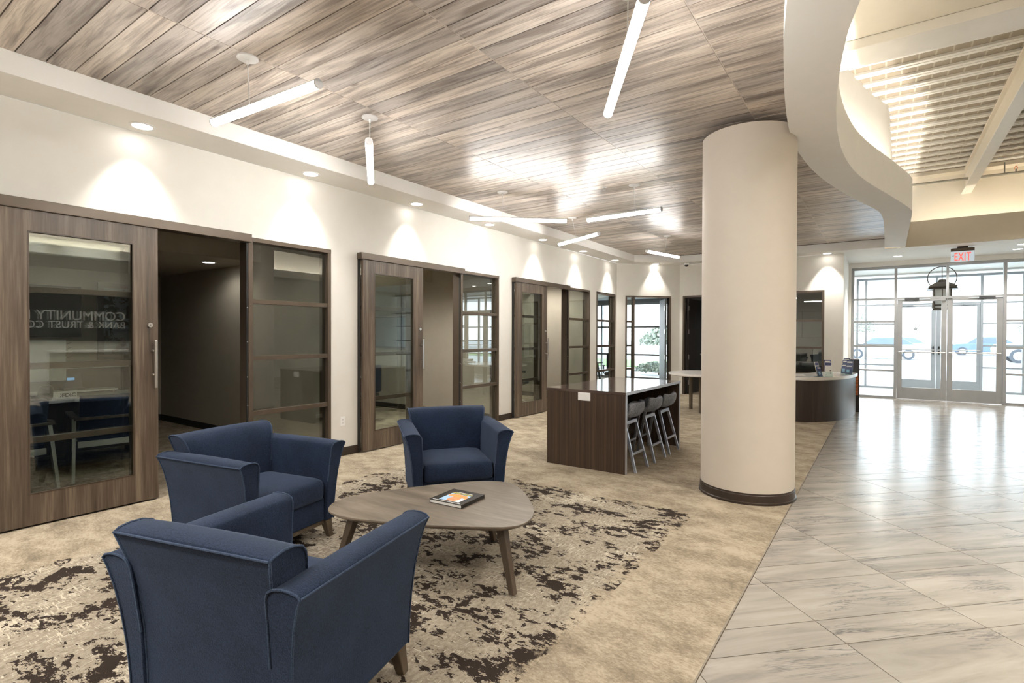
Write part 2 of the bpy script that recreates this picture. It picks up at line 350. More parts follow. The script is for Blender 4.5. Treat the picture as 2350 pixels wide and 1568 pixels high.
def thing(name, label, cat, loc=(0, 0, 0), rotz=0, group=None):
    o = bpy.data.objects.new(name, None); COL.objects.link(o); o.location = loc; o.rotation_euler = (0, 0, rotz); o.empty_display_size = 0.1
    return tag(o, label, cat, group)
def struct(name, label, loc=(0, 0, 0), rotz=0, cat=None):
    o = bpy.data.objects.new(name, None); COL.objects.link(o); o.location = loc; o.rotation_euler = (0, 0, rotz); o['kind'] = 'structure'; o['label'] = label
    o['category'] = cat or name.split('_')[0]
    return o
def smesh(name, mb, mats, label, smooth=None, bevel=0, cat=None):
    o = mb.build(name, mats, None, smooth, bevel); o['kind'] = 'structure'; o['label'] = label; o['category'] = cat or name.split('_')[0]; return o
def dup(root, loc, rotz, label, group=None):
    r_ = root.copy(); COL.objects.link(r_); r_.location = loc; r_.rotation_euler = (0, 0, rotz); r_['label'] = label
    if group: r_['group'] = group
    for ch in list(root.children):
        c = ch.copy(); COL.objects.link(c); c.parent = r_
        for g in list(ch.children):
            d_ = g.copy(); COL.objects.link(d_); d_.parent = c
    return r_
def lamp(name, kind, loc, energy, color=(1, 0.95, 0.87), parent=None, target=None, **kw):
    l = bpy.data.lights.new(name, kind); l.energy = energy; l.color = color
    for k, v_ in kw.items(): setattr(l, k, v_)
    o = bpy.data.objects.new(name, l); COL.objects.link(o); o.location = loc
    if target is not None: o.rotation_euler = (Vector(target)-Vector(loc)).to_track_quat('-Z', 'Y').to_euler()
    if parent is not None: o.parent = parent
    return o
def text(name, body, size, mat, parent, loc, rot, extrude=0.004, align='LEFT', spacing=1.0, sx=1.0, offset=0.0):
    c = bpy.data.curves.new(name, 'FONT'); c.body = body; c.size = size; c.extrude = extrude; c.align_x = align; c.space_character = spacing; c.offset = offset
    c.materials.append(M[mat]); tmp = bpy.data.objects.new(name, c); COL.objects.link(tmp); bpy.context.view_layer.update()
    me = bpy.data.meshes.new_from_object(tmp); bpy.data.objects.remove(tmp); o = bpy.data.objects.new(name, me); COL.objects.link(o); o.parent = parent; o.location = loc; o.rotation_euler = rot; o.scale = (sx, 1, 1); return o
def catmull(pts, n=4, closed=False):
    out = []; m_ = len(pts)
    for i in range(m_ if closed else m_-1):
        p = [pts[(i+k) % m_] if closed else pts[min(max(i+k, 0), m_-1)] for k in (-1, 0, 1, 2)]
        for j in range(n):
            t = j/n; out.append(tuple(0.5*(2*p[1][a]+(p[2][a]-p[0][a])*t+(2*p[0][a]-5*p[1][a]+4*p[2][a]-p[3][a])*t*t+(3*p[1][a]-p[0][a]-3*p[2][a]+p[3][a])*t**3) for a in range(len(pts[0]))))
    if not closed: out.append(tuple(pts[-1]))
    return out

# ================================================================== STRUCTURE
WX = -5.46            # face of the office wall
SZ = 3.30             # white soffit
WZ = 3.46             # plank ceiling
# ---- floor: carpet, tile field
fl = struct('floor', 'beige carpet and diagonal marble tile floor of the lobby')
MB().prism([(-10.3, -4.6), (-0.655, -4.6), (-0.655, 15.7), (-0.70, 15.8), (-0.70, 17.7), (-10.3, 17.7)], -0.1, 0.0).build('carpet', 'carpet', fl)
MB().box(-0.655, 6.5, -4.6, 15.78, -0.1, -0.004).build('tile_bed', 'grout', fl)
MB().box(-0.657, -0.649, -4.6, 13.0, -0.004, 0.002).build('edge_strip', 'edge_taupe', fl)
MB().box(-0.70, 6.5, 15.78, 18.75, -0.1, -0.002).build('vestibule_floor', 'ground', fl)
def clip(poly, f):
    out = []
    for i in range(len(poly)):
        a, b = poly[i], poly[(i+1) % len(poly)]; fa, fb = f(a), f(b)
        if fa >= 0: out.append(a)
        if (fa >= 0) != (fb >= 0):
            t = fa/(fa-fb); out.append((a[0]+(b[0]-a[0])*t, a[1]+(b[1]-a[1])*t))
    return out
Q2 = math.sqrt(0.5); TG = 0.0026
tile_me = {}
for kname, hgt in (('wide', 0.421), ('narrow', 0.209)):
    tile_me[kname] = MB().box(TG, 0.829-TG, TG, hgt-TG, -0.004, 0.0).mesh('tile', 'tile')
far_tiles = MB(); ntile = 0
for i in range(-9, 20):
    for k in range(-11, 22):
        for kname, b0, hgt in (('narrow', 2.238+0.63*k, 0.209), ('wide', 2.447+0.63*k, 0.421)):
            a0 = 2.0535+0.829*i
            P = [(a0+TG, b0+TG), (a0+0.829-TG, b0+TG), (a0+0.829-TG, b0+hgt-TG), (a0+TG, b0+hgt-TG)]
            P = [((a-b)*Q2, (a+b)*Q2) for a, b in P]
            n0 = len(P); C = clip(P, lambda p: p[0]+0.645)
            if len(C) < 3: continue
            cut = min(p[0] for p in P) < -0.645
            for f in (lambda p: 6.3-p[0], lambda p: 15.66-p[1], lambda p: p[1]+4.5):
                if C and min(f(p) for p in C) < 0: C = clip(C, f); cut = True
            if len(C) < 3: continue
            mx = sum(p[0] for p in C)/len(C); my = sum(p[1] for p in C)/len(C)
            inview = my > 1.5 and mx < 0.17*my+0.75
            if not inview: far_tiles.prism(C, -0.004, 0.0); continue
            ntile += 1
            if not cut:
                o = link('tile', tile_me[kname], fl); o.location = ((a0-b0)*Q2, (a0+b0)*Q2, 0); o.rotation_euler = (0, 0, PI/4)
            else:
                o0 = ((a0-b0)*Q2, (a0+b0)*Q2); L_ = [((p[0]-o0[0])*Q2+(p[1]-o0[1])*Q2, -(p[0]-o0[0])*Q2+(p[1]-o0[1])*Q2) for p in C]
                o = MB().prism(L_, -0.004, 0.0).build('tile', 'tile', fl, loc=(o0[0], o0[1], 0), rotz=PI/4)
o = far_tiles.build('tile_field', 'tile', fl); o['kind'] = 'stuff'
rug = MB().box(RUG[0], RUG[2], RUG[1], RUG[3], 0.0, 0.001).build('area_rug', 'rug')
tag(rug, 'cream and dark brown distressed rug under the coffee table and armchairs', 'rug')

# ---- office wall on the left with its openings
UN = [(0.95, 3.965), (4.365, 7.375), (7.775, 10.855), (11.205, 12.255)]
HD = 2.52
wl = MB(); prev = -4.6
for a, b in UN:
    wl.box(WX-0.15, WX, prev, a, 0, SZ); wl.box(WX-0.15, WX, a, b, HD, SZ); prev = b
wl.box(WX-0.15, WX, prev, 12.35, 0, SZ)
smesh('wall_left', wl, 'paint', 'long off-white wall with sliding office doors and downlight scallops')
bb = struct('baseboard_left', 'dark brown baseboard along the office wall')
prev = -4.6
for a, b in UN+[(12.35, 12.35)]:
    if a-prev > 0.05: MB().box(WX, WX+0.014, prev, a, 0, 0.102).build('baseboard', 'base_brown', bb, bevel=0.004)
    prev = b
# ---- diagonal wall and back wall
DA, DB = Vector((WX, 12.35)), Vector((-4.27, 13.54))
dl = (DB-DA).length; dang = math.atan2(DB.y-DA.y, DB.x-DA.x)
dw = struct('wall_diagonal', 'short diagonal off-white wall with glazed office doorway', (DA.x, DA.y, 0), dang)
D0, D1 = 0.228, 1.458
MB().box(0, D0, 0, 0.15, 0, SZ).box(D1, dl+0.05, 0, 0.15, 0, SZ).box(D0, D1, 0, 0.15, 2.5, SZ).build('wall_panel', 'paint', dw)
MB().box(0, D0, -0.014, 0, 0, 0.102).box(D1, dl, -0.014, 0, 0, 0.102).build('baseboard', 'base_brown', dw)
BY = 13.55
wb = MB(); prev = -4.27
BO = [(-4.18, -3.10, 0, 2.51), (-2.25, -1.06, 0, 2.52)]
for a, b, z0, z1 in BO: wb.box(prev, a, BY, BY+0.15, 0, SZ); wb.box(a, b, BY, BY+0.15, z1, SZ); prev = b
wb.box(prev, -0.70, BY, BY+0.15, 0, SZ)
smesh('wall_back', wb, 'paint', 'off-white wall behind the column and reception desk')
bb = struct('baseboard_back', 'dark brown baseboard of the back wall')
MB().box(-3.10, -2.25, BY-0.014, BY, 0, 0.102).build('baseboard', 'base_brown', bb); MB().box(-1.06, -0.70, BY-0.014, BY, 0, 0.102).build('baseboard', 'base_brown', bb)
smesh('wall_entrance', MB().box(-0.85, -0.70, BY+0.15, 18.75, 0, SZ).box(-0.70, 6.5, 15.62, 15.78, 3.185, SZ+0.2).box(-0.70, -0.645, 15.62, 15.78, 0, 3.185), 'ceil_paint', 'bright return wall beside the glass entrance')
# ---- walls outside the picture that close the lobby
smesh('wall_right', MB().box(6.3, 6.45, -4.6, 18.75, 0, 4.9), 'paint', 'plain lobby wall facing the offices')
smesh('wall_front', MB().box(-10.3, 6.5, -4.75, -4.6, 0, 4.9), 'paint', 'plain lobby wall behind the lounge')

# ---- ceilings
so = MB()
so.prism([(WX, -4.6), (-4.97, -4.6), (-4.97, 12.28), (WX, 12.35)], SZ, 3.6)
so.prism([(WX, 12.35), (-4.97, 12.28), (-4.13, 13.11), (-4.27, 13.55)], SZ, 3.6)
so.prism([(-4.27, 13.55), (-4.13, 13.11), (0.02, 13.11), (0.02, 13.55)], SZ, 3.6)
so.prism([(-0.86, 13.55), (0.02, 13.55), (0.02, 13.32), (6.5, 13.32), (6.5, 18.75), (-0.86, 18.75)], SZ, 3.42)
smesh('ceiling_soffit', so, 'ceil_paint', 'white soffit ceiling along the office wall and over the entrance', bevel=0.003)
fa = MB().box(0.02, 6.5, 13.30, 13.335, SZ-0.004, 3.80).box(0.02, 6.5, 13.335, 13.9, 3.42, 3.44)
smesh('ceiling_fascia', fa, 'fascia_paint', 'beige fascia with hidden light cove above the entrance soffit')
smesh('wall_upper', MB().box(0.0, 6.5, 13.9, 14.05, 3.42, 4.95), 'cream', 'cream upper wall above the light cove')
# plank ceiling
LC = [(3.4, -4.7), (1.75, -1.6), (1.3, -1), (0.70, 0.2), (0.25, 1), (-0.13, 2), (-0.375, 2.9), (-0.50, 3.55), (-0.572, 4.07), (-0.640, 4.65), (-0.690, 5.3), (-0.692, 5.8), (-0.645, 6.5), (-0.535, 7.26), (-0.323, 8.24), (-0.134, 8.97), (-0.055, 9.33), (-0.018, 9.75), (0.0, 10.2), (0.015, 11.7), (0.02, 13.12)]
RC = [(4.4, -4.4), (2.6, -1.0), (2.05, -0.3), (1.30, 0.7), (0.80, 1.4), (0.36, 2.25), (0.02, 2.95), (-0.150, 3.56), (-0.215, 3.93), (-0.267, 4.37), (-0.315, 4.9), (-0.340, 5.5), (-0.332, 6.15), (-0.27, 6.83), (-0.147, 7.49), (0.05, 8.26), (0.235, 9.02), (0.315, 9.42), (0.340, 9.8), (0.350, 11.5), (0.362, 13.30)]
LC = catmull(LC, 4); RC = catmull(RC, 4)
def xl(y):
    for a, b in zip(LC, LC[1:]):
        if a[1] <= y <= b[1]: return a[0]+(b[0]-a[0])*(y-a[1])/(b[1]-a[1])
    return LC[0][0]-(y-LC[0][1])*0.75 if y < LC[0][1] else LC[-1][0]
wc = struct('ceiling', 'grey-brown wood plank ceiling over the lounge')
MB().prism([(-4.97, -4.6)]+[(p[0]+0.05, p[1]) for p in LC]+[(-4.13, 13.11), (-4.97, 12.28)], WZ+0.016, 3.62).build('plank_bed', 'plank_bed', wc)
SX = [-4.97, -3.655, -2.290, -0.966, 0.40, 1.75, 3.0]
pl_me = {}; rest = MB(); npl = 0
for k in range(-42, 66):
    y0 = 2.3575+0.1655*k; y1 = y0+0.1655
    if y1 > 13.11 or y0 < -4.6: continue
    for c in range(6):
        x0, x1 = SX[c], SX[c+1]; lim = xl((y0+y1)/2)+0.07
        if y0 > 12.2 and c == 0: x0 = max(x0, -4.97+(y1-12.28)*0.84/0.83 if y1 > 12.28 else x0)
        if x0 > lim-0.05: continue
        x1c = min(x1, lim); ln = round(x1c-x0, 3); g = 0.004
        vis = {0: 0.7, 1: 0.9, 2: 1.6, 3: 2.4}.get(c, 99) < y1
        if not vis: rest.box(x0+g, x1c-g, y0+0.0036, y1-0.0036, WZ, WZ+0.018); continue
        npl += 1
        if ln not in pl_me: pl_me[ln] = MB().box(g, ln-g, 0.0036, 0.1655-0.0036, 0, 0.018).mesh('plank', 'plank')
        o = link('plank', pl_me[ln], wc); o.location = (x0, y0, WZ+random.uniform(0, 0.0012))
o = rest.build('plank_field', 'plank', wc); o['kind'] = 'stuff'
for x in SX[1:4]: MB().box(x-0.004, x+0.004, -4.6, 13.1, WZ+0.003, WZ+0.02).build('seam_strip', 'seam', wc)
# S-curved bulkhead: underside, right-hand lip, light trough, well wall
bk = []
nS = min(len(LC), len(RC))
for L_, R_ in zip(LC[:nS], RC[:nS]):
    t = (Vector(R_)-Vector(L_)); t.normalize(); w_ = (Vector(L_)+t*0.11); r1 = Vector(R_)-t*0.045
    bk.append([(L_[0], L_[1], SZ), (R_[0], R_[1], SZ), (R_[0], R_[1], 3.765), (r1.x, r1.y, 3.765), (r1.x, r1.y, 3.40), (w_.x, w_.y, 3.40), (w_.x, w_.y, 4.92), (L_[0], L_[1], 4.92)])
smesh('ceiling_bulkhead', MB().loft(bk), 'ceil_paint', 'white S-shaped ceiling bulkhead curving past the column', smooth=35)
tr = MB(); tr2 = []
for L_, R_ in list(zip(LC[:nS], RC[:nS]))[::2]:
    t = (Vector(R_)-Vector(L_)).normalized(); a = Vector(R_)-t*0.13
    if a.y > 0.3: tr2.append((a.x, a.y, 3.425))  # near end of the strip extended to light the cream ceiling
cv = struct('trim_1', 'hidden cove light strip inside the curved bulkhead'); tr.tube(tr2, 0.011, 6).build('light_strip', 'cove', cv)
cv = struct('trim_3', 'added unseen cove light strip along the lobby wall facing the offices'); MB().box(6.0, 6.02, 0.5, 13.25, 3.55, 3.59).build('light_strip', 'cove', cv); MB().box(5.90, 6.3, 0.4, 13.3, 3.46, 3.52).box(5.87, 5.90, 0.4, 13.3, 3.46, 3.70).build('light_shelf', 'ceil_paint', cv)  # out-of-view strip and shelf, added as uplight for the ribbed deck
cv = struct('trim_2', 'hidden cove light strip behind the entrance fascia'); MB().box(0.45, 6.3, 13.42, 13.44, 3.45, 3.47).build('light_strip', 'cove2', cv)
# high ceiling: cream plane, white cross beam, ribbed acoustic deck, long beam
smesh('ceiling_high', MB().prism([(3.3, -4.6), (6.5, -4.6), (6.5, 6.30), (-0.64, 6.30), (-0.66, 5.0), (-0.46, 3.5), (0.1, 1.45), (1.5, -1.2)], 4.46, 4.95), 'cream', 'cream high ceiling beside the curved bulkhead')
cb = struct('beam_cross', 'wide white steel beam crossing the high ceiling', cat='beam')
MB().box(-0.55, 6.5, 6.30, 6.74, 4.36, 4.46).build('flange', 'beam_white', cb, bevel=0.006)
MB().box(-0.55, 6.5, 6.74, 6.80, 4.42, 4.72).build('web', 'beam_white', cb); MB().box(-0.55, 6.5, 6.80, 6.86, 4.50, 4.80).build('angle', 'beam_white', cb)
dk = struct('ceiling_deck', 'white ribbed acoustic deck in the high ceiling')
MB().box(-0.6, 6.5, 6.70, 13.95, 4.828, 4.95).build('deck_recess', 'deck', dk)
y = 7.735
ribs = [(6.86, 7.62)]
rb = MB().box(0, 7.0, 0, 0.135, 0, 0.030).box(0, 7.0, 0.060, 0.066, -0.006, 0).mesh('rib', 'beam_white')
for k in range(-3, 17):
    yy = 8.256+0.1125+0.35*k
    if yy > 13.7: break
    link('rib', rb, dk, loc=(-0.55, yy, 4.80))
MB().box(0.1, 6.5, 13.60, 13.9, 4.76, 4.90).build('edge_angle', 'beam_cream', dk)
for i, bx in enumerate((1.345, 4.6)):
    bm_ = struct('beam', ['cream steel beam running to the entrance under the ribbed deck', 'steel beam far to the right under the deck'][i])
    MB().box(bx-0.012, bx+0.012, 6.75, 13.9, 4.38, 4.80).box(bx-0.06, bx+0.06, 6.75, 13.9, 4.77, 4.80).build('web', 'beam_cream', bm_)
    MB().box(bx-0.075, bx+0.075, 6.75, 13.9, 4.36, 4.38).build('flange', 'beam_white', bm_)
pp = tag(MB().tube([(0.2, 13.52, 4.585), (6.4, 13.52, 4.53)], 0.024, 8).tube([(1.86, 13.52, 4.57), (1.86, 13.52, 4.79)], 0.011, 6).build('sprinkler_pipe', 'pipe', smooth=40), 'long grey sprinkler pipe along the upper entrance wall', 'pipe')
sh = thing('upright_sprinkler', 'brass upright sprinkler head standing on the grey pipe', 'sprinkler', (2.02, 13.52, 4.593))
MB().cyl((0, 0), 0.014, 0.011, 0, 0.045, 10).build('body', 'pipe', sh, 40); MB().tube([(-0.02, 0, 0.04), (-0.022, 0, 0.075), (0, 0, 0.095), (0.022, 0, 0.075), (0.02, 0, 0.04)], 0.004, 6).build('frame_arms', 'copper', sh, 40); MB().cyl((0, 0), 0.02, 0.02, 0.093, 0.097, 12).build('deflector', 'copper', sh, 40)

# ---- column
cl = struct('column', 'large round off-white column with dark brown base', (-1.06, 5.43, 0))
MB().lathe((0, 0), [(0.412, 0.09), (0.412, 3.385), (0.0, 3.385)], 96).build('shaft', 'column_paint', cl, 40)
MB().lathe((0, 0), [(0.14, 3.37), (0.14, 3.47)], 64).build('neck', 'plank_bed', cl, 40)
MB().lathe((0, 0), [(0.40, 0.0), (0.428, 0.0), (0.428, 0.018), (0.419, 0.024), (0.419, 0.082), (0.415, 0.086), (0.415, 0.10), (0.40, 0.10)], 96).build('base_ring', 'base_brown', cl, 30)

# ---- sliding office doors with their glazed fronts
def front(idx, y0, y1, label, wlabel):
    """bronze glazed screen: fixed light | opening | fixed light"""
    s = struct('window_%d' % idx, wlabel, (WX, y0, 0), 0)
    L_ = y1-y0; a, b = L_-0.97, L_; D = 0.06
    jam = lambda yy, wd=0.042, dep=0.16: MB().box(-dep, 0.012, yy, yy+wd, 0, HD)
    jam(0).build('jamb', 'bronze', s, bevel=0.003); jam(b-0.042).build('jamb', 'bronze', s, bevel=0.003); jam(a-0.045, 0.05).build('jamb', 'bronze', s, bevel=0.003); jam(0.98, 0.05).build('jamb', 'bronze', s, bevel=0.003)
    MB().box(-0.161, 0.014, -0.001, L_+0.001, HD-0.045, HD+0.001).build('head_rail', 'bronze', s, bevel=0.003)
    MB().box(-0.012, 0.004, a-0.062, a-0.045, 0, HD-0.045).build('gasket', 'dark_gap', s)
    for q0, q1 in ((0.042, 0.98), (a+0.005, b-0.042)):
        MB().box(-0.10, 0.0, q0, q1, 0, 0.05).build('sill_rail', 'bronze', s, bevel=0.002)
        for zb in (0.657, 1.243, 1.848): MB().box(-0.055, 0.0, q0, q1, zb-0.024, zb+0.024).build('glazing_bar', 'bronze', s, bevel=0.002)
        for p0, p1 in ((0.05, 0.633), (0.681, 1.219), (1.267, 1.824), (1.872, HD-0.045)): MB().box(-0.053, -0.047, q0, q1, p0, p1).build('pane', 'glass', s)
    for zz in (0.45, 0.75, 1.05, 1.42, 1.78): MB().cyl((a-0.053, zz), 0.006, 0.006, 0.003, 0.007, 8, axis='X').build('screw', 'steel', s, 40)
    d = struct('door_%d' % idx, label, (WX, y0, 0), 0)
    x0, x1 = 0.045, 0.085; w0, w1 = 0.05 if idx == 1 else 0.02, 1.126 if idx == 1 else 1.085
    g0, g1, z0, z1 = w0+0.185, w1-0.188, 0.252, 2.292
    MB().box(x0, x1, w0, g0, 0.015, 2.455).box(x0, x1, g1, w1, 0.015, 2.455).box(x0, x1, g0, g1, 0.015, z0).box(x0, x1, g0, g1, z1, 2.455).build('leaf', 'door_wood', d)
    e = 0.010; MB().box(x1-0.012, x1+0.003, g0, g0+e, z0, z1).box(x1-0.012, x1+0.003, g1-e, g1, z0, z1).box(x1-0.012, x1+0.003, g0+e, g1-e, z0, z0+e).box(x1-0.012, x1+0.003, g0+e, g1-e, z1-e, z1).build('glazing_bead', 'leg_wood', d)
    MB().box(0.060, 0.066, g0, g1, z0, z1).build('pane', 'glass', d)
    MB().box(0.012, 0.105, -0.02, 1.99, 2.452, 2.535).build('track_cover', 'bronze', d, bevel=0.004)
    MB().box(0.0, 0.045, w0-0.02, w0-0.005, 0.01, 2.45).build('edge_seal', 'dark_gap', d)
    h = MB().box(0.118, 0.134, w1-0.045, w1-0.023, 1.015, 1.44).build('handle', 'steel', d, bevel=0.003)
    for zz in (1.135, 1.35):
        MB().cyl((w1-0.05, zz), 0.008, 0.008, 0.083, 0.126, 12, axis='X').build('standoff', 'steel', h, 40)
    lk = MB().cyl((w1-0.063, 1.578), 0.022, 0.020, 0.083, 0.098, 20, axis='X').build('lock_cylinder', 'steel', d, 40)
    MB().box(0.098, 0.0985, w1-0.065, w1-0.061, 1.57, 1.586).build('keyway', 'dark_gap', lk)
    return s, d
front(1, 0.95, 3.965, 'nearest walnut sliding door with tall glass pane', 'nearest bronze office glazing beside the first sliding door')
front(2, 4.365, 7.375, 'second walnut sliding door behind the far armchair', 'bronze office glazing beside the second sliding door')
front(3, 7.775, 10.855, 'third walnut sliding door behind the island', 'bronze office glazing beside the third sliding door')
s = struct('window_4', 'narrow bronze sidelight window after the third sliding door', (WX, 11.205, 0))
L_ = 1.05
for yy in (0, L_-0.042): MB().box(-0.16, 0.012, yy, yy+0.042, 0, HD-0.02).build('jamb', 'bronze', s, bevel=0.003)
MB().box(-0.16, 0.012, 0.042, L_-0.042, HD-0.065, HD-0.02).build('head_rail', 'bronze', s); MB().box(-0.1, 0, 0.042, L_-0.042, 0, 0.05).build('sill_rail', 'bronze', s)
for zb in (0.657, 1.243, 1.848): MB().box(-0.055, 0, 0.042, L_-0.042, zb-0.024, zb+0.024).build('glazing_bar', 'bronze', s)
for p0, p1 in ((0.05, 0.633), (0.681, 1.219), (1.267, 1.824), (1.872, HD-0.065)): MB().box(-0.053, -0.047, 0.042, L_-0.042, p0, p1).build('pane', 'glass', s)
# glazed doorway in the diagonal wall
s = struct('door_4', 'open office doorway with sidelight in the diagonal wall', (DA.x, DA.y, 0), dang)
for a in (D0, D0+0.205, D1-0.045): MB().box(a, a+0.045, -0.012, 0.13, 0, 2.5).build('jamb', 'bronze', s, bevel=0.003)
MB().box(D0+0.045, D1-0.045, -0.012, 0.13, 2.455, 2.5).build('head_rail', 'bronze', s)
for zb in (0.657, 1.243, 1.848): MB().box(D0+0.045, D0+0.205, 0, 0.055, zb-0.022, zb+0.022).build('glazing_bar', 'bronze', s)
MB().box(D0+0.045, D0+0.205, 0.03, 0.036, 0, 2.455).build('pane', 'glass', s)
lf = struct('door_5', 'grey office door leaf standing open inside the diagonal doorway', (-4.545, 13.335, 0), math.atan2(14.06-13.335, -4.93+4.545))
MB().box(0.0, 0.90, -0.02, 0.025, 0.01, 2.44).build('leaf', 'door_slate', lf)
for zz in (0.3, 0.95, 1.6, 2.2): MB().box(-0.03, 0.012, 0.026, 0.032, zz-0.06, zz+0.06).build('hinge', 'steel', lf)
# doorway in the back wall
s = struct('door_6', 'open dark doorway in the back wall beside the column', (-4.18, BY, 0))
for a in (0, 1.035): MB().box(a, a+0.045, -0.012, 0.14, 0, 2.51).build('jamb', 'bronze', s, bevel=0.003)
MB().box(0.045, 1.035, -0.012, 0.14, 2.465, 2.51).build('head_rail', 'bronze', s)
lf = struct('door_7', 'black office door leaf standing open with lever handle', (-4.09, BY+0.14, 0), rad(86))
MB().box(0, 0.92, -0.025, 0.02, 0.01, 2.44).build('leaf', 'desk_wood', lf)
for zz in (0.3, 0.95, 1.6, 2.2): MB().box(-0.035, 0.015, -0.034, -0.026, zz-0.06, zz+0.06).build('hinge', 'steel', lf)
MB().cyl((0.85, 0.995), 0.026, 0.026, -0.035, -0.025, 14, axis='Y').box(0.74, 0.86, -0.075, -0.06, 0.985, 1.005).box(0.845, 0.86, -0.075, -0.03, 0.985, 1.005).build('lever_handle', 'steel', lf)
# reception window in the back wall
s = struct('window_5', 'dark bronze office window behind the reception desk', (-2.25, BY, 0))
for a in (0, 0.58, 1.145): MB().box(a, a+0.045, -0.012, 0.12, 0, 2.52).build('jamb', 'bronze', s)
MB().box(0.045, 1.145, -0.012, 0.12, 2.475, 2.52).build('head_rail', 'bronze', s); MB().box(0.045, 1.145, -0.012, 0.12, 0, 0.05).build('sill_rail', 'bronze', s)
for zb in (0.657, 1.235, 1.848): MB().box(0.045, 1.145, 0, 0.055, zb-0.024, zb+0.024).build('glazing_bar', 'bronze', s)
MB().box(0.045, 1.145, 0.025, 0.031, 0.05, 2.475).build('pane', 'glass', s)

# ---- glass entrance and vestibule
def entrance(y, ext):
    G = 'ext_frame' if ext else 'grey_frame'; s = struct('window_%d' % (7 if ext else 6), 'outer grey aluminium glass screen of the vestibule' if ext else 'grey aluminium glass entrance screen with transoms', (0, y, 0))
    bars = (0.667, 1.25, 1.85)
    xs = [-0.64, 0.225, 2.165, 3.05, 4.0, 4.95, 5.9] if not ext else [-0.64, -0.43, 0.27, 2.13, 2.95, 3.9, 4.95, 5.9]
    top = 3.18
    for x in xs: MB().box(x-0.001, x+0.055, -0.05, 0.05, 0, top).build('mullion', G, s, bevel=0.003)
    MB().box(-0.64, 6.3, -0.053, 0.053, top-0.06, top+0.002).build('head_rail', G, s)
    MB().box(-0.64, 6.3, -0.045, 0.045, 2.375, 2.425).build('transom_rail', G, s)
    MB().box(1.192, 1.236, -0.045, 0.045, 2.425, top-0.06).build('mullion', G, s)
    for a, b in zip(xs, xs[1:]+[6.25]):
        dr = abs(b-a-1.9) < 0.1
        a2, b2 = a+0.055, b
        if not dr:
            for z in bars: MB().box(a2, b2, -0.03, 0.03, z-0.022, z+0.022).build('glazing_bar', G, s)
            MB().box(a2, b2, -0.04, 0.04, 0, 0.05).build('sill_rail', G, s)
            MB().box(a2, b2, -0.004, 0.004, 0.05, 2.38).build('pane', 'clear', s)
        MB().box(a2, b2, -0.004, 0.004, 2.42, top-0.06).build('pane', 'clear', s)
    for i, (a, b) in enumerate(((0.285, 1.208), (1.214, 2.16))):
        lab = ['left', 'right'][i]
        d = struct('door_%d' % ((11 if ext else 8)+i), ('outer ' if ext else 'inner ')+'grey glass entrance door, %s leaf of the pair' % lab, (0, y, 0))
        st = 0.10; za, zb = 0.285, 2.32
        for q in ((a, a+st), (b-st, b)): MB().box(q[0], q[1], -0.022, 0.022, 0.012, 2.37).build('stile', G, d, bevel=0.002)
        MB().box(a+st, b-st, -0.022, 0.022, 0.012, za).build('bottom_rail', G, d); MB().box(a+st, b-st, -0.022, 0.022, zb, 2.37).build('top_rail', G, d)
        MB().box(a+st, b-st, -0.004, 0.004, za, zb).build('pane', 'clear', d)
        MB().tube([(a+0.03, -0.07, 1.122), (b-0.03, -0.07, 1.122)], 0.013, 10).tube([(a+0.05, -0.07, 1.122), (a+0.05, -0.02, 1.122)], 0.01, 8).tube([(b-0.05, -0.07, 1.122), (b-0.05, -0.02, 1.122)], 0.01, 8).build('push_bar', 'steel', d, 40)
        if not ext or True:
            hx = a+0.14 if i == 0 else b-0.40
            cl_ = MB().box(hx, hx+0.27, -0.075, -0.022, 2.345, 2.40).build('door_closer', 'dark_grey' if not ext else G, d, bevel=0.004)
            MB().bar((hx+0.2 if i == 0 else hx+0.05, -0.09, 2.355), (hx+0.07 if i == 0 else hx+0.2, -0.16, 2.33), 0.022).build('closer_arm', 'steel', cl_)
            if not ext: MB().box(0.90 if i == 0 else 1.30, 1.18 if i == 0 else 1.58, -0.05, -0.022, 2.325, 2.372).build('header_box', G, d)
        if ext: MB().tube([(b-0.06 if i == 0 else a+0.06, 0.05, 1.00), (b-0.06 if i == 0 else a+0.06, 0.05, 1.24)], 0.016, 8).box((b-0.075 if i == 0 else a+0.045), (b-0.045 if i == 0 else a+0.075), -0.06, -0.02, 1.0, 1.22).build('pull_handle', 'black', d)
    return s
entrance(15.70, False); entrance(18.70, True)
smesh('ceiling_canopy', MB().box(-6, 9, 18.75, 22.0, 3.25, 3.5), 'ceil_paint', 'pale canopy soffit outside the entrance')
# star sticker on the outer door
sp = [((0.085 if k % 2 == 0 else 0.034)*math.sin(k*PI/5), (0.085 if k % 2 == 0 else 0.034)*math.cos(k*PI/5)) for k in range(10)]
mb = MB(); mb.add([(p[0], 0, p[1]) for p in sp]+[(p[0], 0.002, p[1]) for p in sp], [tuple(range(10)), tuple(range(10, 20))]+[(i, (i+1) % 10, 10+(i+1) % 10, 10+i) for i in range(10)])
tag(mb.build('star_decal', 'grey_frame', loc=(0.76, 18.686, 1.71)), 'small grey star decal on the outer left entrance door glass', 'decal')

